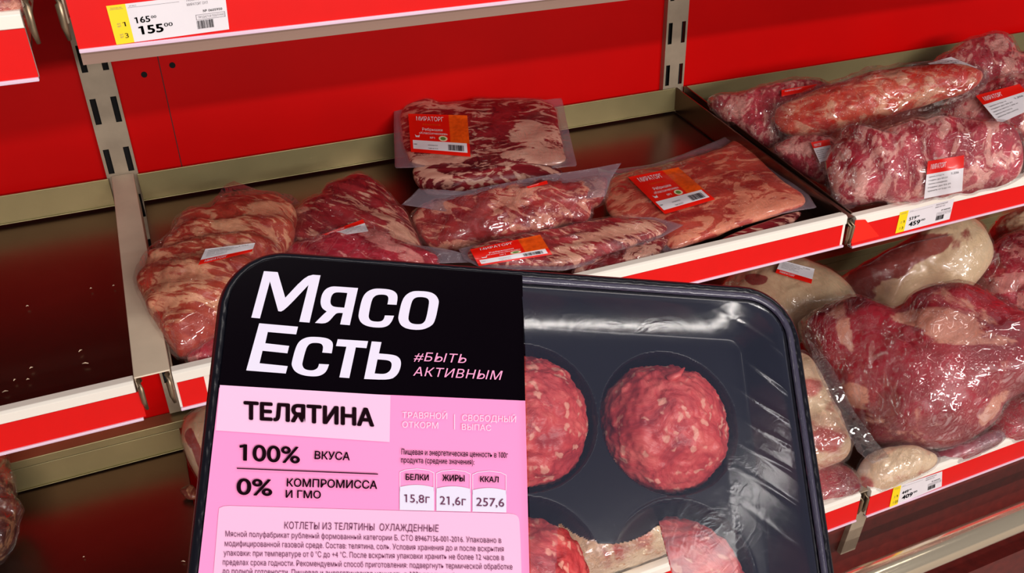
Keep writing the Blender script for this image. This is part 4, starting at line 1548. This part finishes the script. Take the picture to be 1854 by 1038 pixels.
def lid_z(u, v):
    d = np.clip(rdist(u, v) - .0085, 0, 1)
    top = np.clip((-v - .0085) / .03, 0, 1)
    z = .0042 * np.sin(np.clip(top, 0, 1) * math.pi / 2) * np.clip((TW - .0085 - u) / .035, 0, 1) ** .7
    # gathered wrinkles running in from the right edge
    e = np.clip(1 - (TW - u) / .045, 0, 1) ** 1.5 * np.clip((TW - .008 - u) / .006, 0, 1)
    ph = (v * 1.0 - (TW - u) * .55) / .0135
    z = z + .0006 * e * np.maximum(0, np.sin(2 * math.pi * ph + 1.3 * np.sin(v * 90))) ** 6 * (.4 + .6 * np.sin(v * 61 + 1) ** 2) * np.clip(1.3 + v / .12, .25, 1)
    # corner folds
    return z + .0006


us2 = np.linspace(.1163, TW - .0085, 190)
vs2 = np.linspace(-TH + .0085, -.0085, 230)
V, F = grid_mesh(us2, vs2, lid_z, lambda u, v: rdist(u, v) > .008)
o = obj('lid_film', V, F, M['lid'], tray, TM, None, True)

# label
M['t_black'] = plain('label_black', (6, 2, 7), .22, spec=.06)
M['t_pink'] = plain('label_pink', (255, 148, 205), .42)
M['t_lpink'] = plain('label_light_pink', (245, 192, 226), .42)
M['t_white'] = plain('label_white', (226, 220, 240), .45)
M['t_ink'] = plain('label_ink', (34, 2, 18), .6, spec=.1)
M['t_small'] = plain('label_small_ink', (104, 50, 82), .6, spec=.1)
M['t_pinkink'] = plain('label_pink_ink', (250, 160, 205), .5)
M['t_wpink'] = plain('label_pale_ink', (255, 212, 234), .5)
ZL = .0016


def loop_clip(loop, vcut, below):
    out = []
    n = len(loop)
    for i in range(n):
        a, b = loop[i], loop[(i + 1) % n]
        ia, ib = (a[1] <= vcut) == below, (b[1] <= vcut) == below
        if ia:
            out.append(a)
        if ia != ib:
            t = (vcut - a[1]) / (b[1] - a[1])
            out.append((a[0] + t * (b[0] - a[0]), vcut))
    return out


lu1 = .1166
outer = [tuple(p) for p in rr_loop(.0036, 300)]
# keep the part left of the label's right edge
lab_loop = []
n = len(outer)
for i in range(n):
    a, b = outer[i], outer[(i + 1) % n]
    if a[0] <= lu1:
        lab_loop.append(a)
    if (a[0] <= lu1) != (b[0] <= lu1):
        t = (lu1 - a[0]) / (b[0] - a[0])
        lab_loop.append((lu1, a[1] + t * (b[1] - a[1])))
vb = (t_uv((400, 700))[1] + t_uv((947, 732))[1]) / 2
Pl = Print()
for lp, mi in ((loop_clip(lab_loop, vb, False), 0), (loop_clip(lab_loop, vb, True), 1)):
    Pl.add([(x, y, ZL) for x, y in lp], [tuple(range(len(lp)))], mi)
lab = obj('label', Pl.v, Pl.f, [M['t_black'], M['t_pink']], tray, TM, Pl.m)
sm = lab.modifiers.new('thickness', 'SOLIDIFY')
sm.thickness = .0003

lvl = {}


def chaikin(poly, it=2):
    for _ in range(it):
        n = len(poly)
        out = []
        for i in range(n):
            a, p, b = (np.array(poly[(i + k) % n], float) for k in (-1, 0, 1))
            d1, d2 = unit(p - a), unit(b - p)
            if math.degrees(math.acos(max(-1, min(1, d1 @ d2)))) > 58:
                out.append(tuple(p))
            else:
                out.append(tuple(p + (a - p) * .25))
                out.append(tuple(p + (b - p) * .25))
        poly = out
    return poly


def poly_print(pr, loops_px, z, mi=0):
    L = [[Vector((*t_uv(p), 0)) for p in lp] for lp in loops_px]
    tri = tessellate_polygon(L)
    flat = [v for lp in L for v in lp]
    fs = []
    for t in tri:
        a, b, c = (flat[i] for i in t)
        fs.append(t if (b - a).cross(c - a).z > 0 else t[::-1])
    pr.add([(v.x, v.y, z) for v in flat], fs, mi)


def cr(pts, ox, oy, sc=8.65):
    return chaikin([(ox + x / sc, oy + y / sc) for x, y in pts])


panels = Print()
poly_print(panels, [[(t[0], t[1]) for t in ((399, 700.2), (706, 718.6), (704.5, 803), (391, 782))]], ZL + .0004, 0)
# info panel with rounded top corners
poly_print(panels, [chaikin([(385, 1070), (392, 985), (396, 935), (397.5, 922), (408, 917.5), (440, 918.5), (700, 926), (900, 931), (925, 931.8), (936, 936), (939, 950), (943, 1070)], 1)], ZL + .0004, 1)
for (x0, x1, yt, ym, yb) in ((722.5, 784.5, 855, 884, 927), (788.5, 850, 857, 886.5, 928.5), (853.5, 914.5, 859, 889.5, 930)):
    xm = (x0 + x1) / 2
    top = [(x0, yt + 2), (x0 + 10, yt - 2.2), (xm, yt - 4.5), (x1 - 10, yt - 1.8), (x1, yt + 3)]
    inn = [(x0 + 1, yt + 3), (x0 + 10, yt - 1), (xm, yt - 3.2), (x1 - 10, yt - .6), (x1 - 1, yt + 4)]
    poly_print(panels, [chaikin(top + [(x1, yb), (x0, yb - 1.5)], 1), [(x, y) for x, y in inn] + [(x1 - 1, ym + 4), (x0 + 1, ym + 3)]][:1] if False else [top + [(x1, ym + 8), (x1 - 1, ym + 8)] + inn[::-1] + [(x0 + 1, ym + 8), (x0, ym + 8)]], ZL + .0005, 2)
    poly_print(panels, [chaikin([(x0, ym), (x0 + 14, ym - 3), (xm, ym - 4.2), (x1 - 14, ym - 2.6), (x1, ym + .8), (x1, yb), (x0, yb - 1.5)], 1)], ZL + .0005, 2)
poly_print(panels, [[(820.4, 753), (822, 753), (822, 780.5), (820.4, 780.5)]], ZL + .0005, 3)
obj('printed_panels', panels.v, panels.f, [M['t_lpink'], plain('label_info_pink', (243, 186, 222), .35, coat=.2), M['t_white'], M['t_wpink']], lab, TM, panels.m)

logo = Print()
c1 = dict(ox=440, oy=485)
c2 = dict(ox=620, oy=505)
c3 = dict(ox=430, oy=580)
c4 = dict(ox=570, oy=590)
G = [
    ([[(330, 85), (545, 100), (662, 500), (1003, 135), (1212, 150), (1040, 888), (880, 875), (1025, 300), (632, 718), (553, 710), (423, 245), (268, 823), (133, 810)]], c1),
    ([[(1797, 348), (1667, 928), (1517, 915), (1560, 738), (1480, 735), (1440, 755), (1312, 908), (1125, 892), (1270, 745), (1310, 715), (1240, 670), (1213, 600), (1213, 530), (1240, 430), (1300, 355), (1390, 322), (1480, 325)],
      [(1480, 413), (1630, 425), (1582, 655), (1420, 643), (1375, 610), (1363, 560), (1380, 470), (1420, 425)]], c1),
    ([[(540, 180), (740, 195), (830, 240), (860, 310), (840, 437), (697, 430), (712, 360), (710, 310), (675, 280), (560, 275), (490, 305), (450, 370), (405, 590), (405, 640), (440, 690), (560, 703), (620, 685), (645, 650), (658, 602), (800, 607), (770, 690), (710, 765), (600, 797), (400, 780), (290, 725), (245, 640), (250, 560), (300, 340), (360, 245), (450, 195)]], c2),
    ([[(1140, 218), (1350, 230), (1450, 280), (1497, 360), (1497, 420), (1440, 690), (1380, 770), (1230, 832), (1010, 818), (900, 755), (865, 660), (870, 600), (920, 380), (980, 285), (1060, 235)],
      [(1180, 312), (1290, 320), (1340, 350), (1348, 410), (1300, 660), (1260, 720), (1200, 743), (1080, 733), (1030, 690), (1020, 630), (1070, 400), (1110, 335)]], c2),
    ([[(343, 77), (948, 130), (918, 250), (477, 212), (437, 388), (810, 430), (782, 545), (395, 505), (348, 700), (787, 745), (757, 860), (140, 812)]], c3),
    ([[(1170, 285), (1380, 300), (1470, 345), (1497, 410), (1472, 545), (1325, 533), (1340, 460), (1330, 415), (1290, 385), (1170, 380), (1110, 410), (1070, 480), (1015, 690), (1015, 740), (1050, 795), (1150, 815), (1220, 800), (1260, 765), (1275, 710), (1430, 718), (1400, 810), (1340, 875), (1230, 910), (1030, 893), (900, 835), (848, 740), (850, 680), (905, 470), (960, 360), (1060, 300)]], c3),
    ([[(355, 238), (828, 268), (803, 378), (637, 365), (535, 845), (380, 833), (490, 355), (328, 345)]], c4),
    ([[(885, 272), (1037, 283), (997, 460), (1230, 480), (1310, 520), (1345, 590), (1330, 700), (1280, 800), (1170, 875), (765, 858)],
      [(975, 553), (1130, 563), (1185, 590), (1200, 640), (1175, 730), (1090, 785), (930, 772)]], c4),
]
for loops, c in G:
    poly_print(logo, [cr(lp, **c) for lp in loops], ZL + .0004)
obj('brand_lettering', logo.v, logo.f, M['t_white'], lab, TM, logo.m)

TX = [
    ('#БЫТЬ', (747.7, 656.8), (842, 661.3), (748.6, 641), 1, dict(shear=.2, space=1.08)),
    ('АКТИВНЫМ', (746.4, 683.8), (907, 691.6), (747.2, 667.6), 1, dict(shear=.2, space=1.08)),
    ('ТЕЛЯТИНА', (441.3, 761.6), (676.8, 774.6), (441.5, 731), 0, dict(off=.045, res=6)),
    ('100%', (434, 836), (543, 841.5), (434.5, 806), 0, dict(off=.02, res=6)),
    ('ВКУСА', (569, 834), (632.6, 836.2), (569.8, 819.8), 0, dict(off=.022)),
    ('0%', (428.6, 897.4), (493.2, 900), (429.6, 867.6), 0, dict(off=.02, res=6)),
    ('КОМПРОМИССА', (519, 883.3), (681.8, 887.7), (519.6, 869), 0, dict(off=.022)),
    ('И ГМО', (517.3, 903.4), (580.8, 905), (517.3, 890), 0, dict(off=.022)),
    ('Пищевая и энергетическая ценность в 100г', (725.3, 825.8), (917, 832.1), (725.6, 815.4), 0, dict(off=.012)),
    ('продукта (средние значения):', (724.6, 840.5), (856.7, 844.2), (724.6, 830.5), 0, dict(off=.012)),
    ('БЕЛКИ', (733, 871.6), (774.8, 872.6), (733, 861), 0, dict(off=.03)),
    ('ЖИРЫ', (798.9, 873.3), (839.3, 874.3), (798.9, 862.2), 0, dict(off=.03)),
    ('ККАЛ', (866.8, 875), (900.2, 876), (867.4, 865), 0, dict(off=.03)),
    ('15,8г', (730.6, 911.7), (776.5, 913.4), (730.6, 896.7), 2, {}),
    ('21,6г', (794.8, 915.7), (841.7, 917.8), (794.8, 900), 2, {}),
    ('257,6', (860, 918.4), (910.2, 920), (860.7, 902.7), 2, {}),
    ('ТРАВЯНОЙ', (727, 760.2), (807.6, 762.2), (727.3, 749), 3, dict()),
    ('ОТКОРМ', (727, 777.3), (791.5, 779.3), (727.3, 766.3), 3, dict()),
    ('СВОБОДНЫЙ', (834.3, 765.2), (931.3, 768), (835, 754), 3, dict()),
    ('ВЫПАС', (834.3, 781.3), (886.8, 783.3), (834.3, 770.5), 3, dict()),
    ('КОТЛЕТЫ ИЗ ТЕЛЯТИНЫ  ОХЛАЖДЕННЫЕ', (515, 959.6), (792.2, 965.2), (515.6, 946.9), 2, {}),
    ('Мясной полуфабрикат рубленый формованный категории Б. СТО 89467156-001-2016. Упаковано в', (409.2, 973.6), (905.2, 985.3), (409.2, 963.4), 2, {}),
    ('модифицированной газовой среде. Состав: телятина, соль. Условия хранения до и после вскрытия', (407.9, 991), (909.6, 1001), (407.9, 980.6), 2, {}),
    ('упаковки: при температуре от 0 °С до +4 °С. После вскрытия упаковки хранить не более 12 часов в', (405.9, 1008), (910.2, 1016.4), (405.9, 997.6), 2, {}),
    ('пределах срока годности. Рекомендуемый способ приготовления: подвергнуть термической обработке', (404.5, 1024.8), (925.3, 1033.1), (404.5, 1014.4), 2, {}),
    ('до полной готовности. Пищевая и энергетическая ценность в 100г продукта (средние значения)', (403.5, 1041), (922, 1050), (403.5, 1030.6), 2, {}),
]
tp = Print()
for (s_, bl, br, tl, mi, kw) in TX:
    p, f = fit_text(s_, bl, br, tl, **kw)
    tp.add([(*t_uv(q), ZL + .0009) for q in p], f, mi)
poly_print(tp, [[(429.6, 849.9), (683.5, 860.2), (683.4, 862.2), (429.5, 851.9)]], ZL + .0009, 0)
obj('lettering', tp.v, tp.f, [M['t_ink'], M['t_pinkink'], M['t_small'], M['t_wpink']], lab, TM, tp.m)
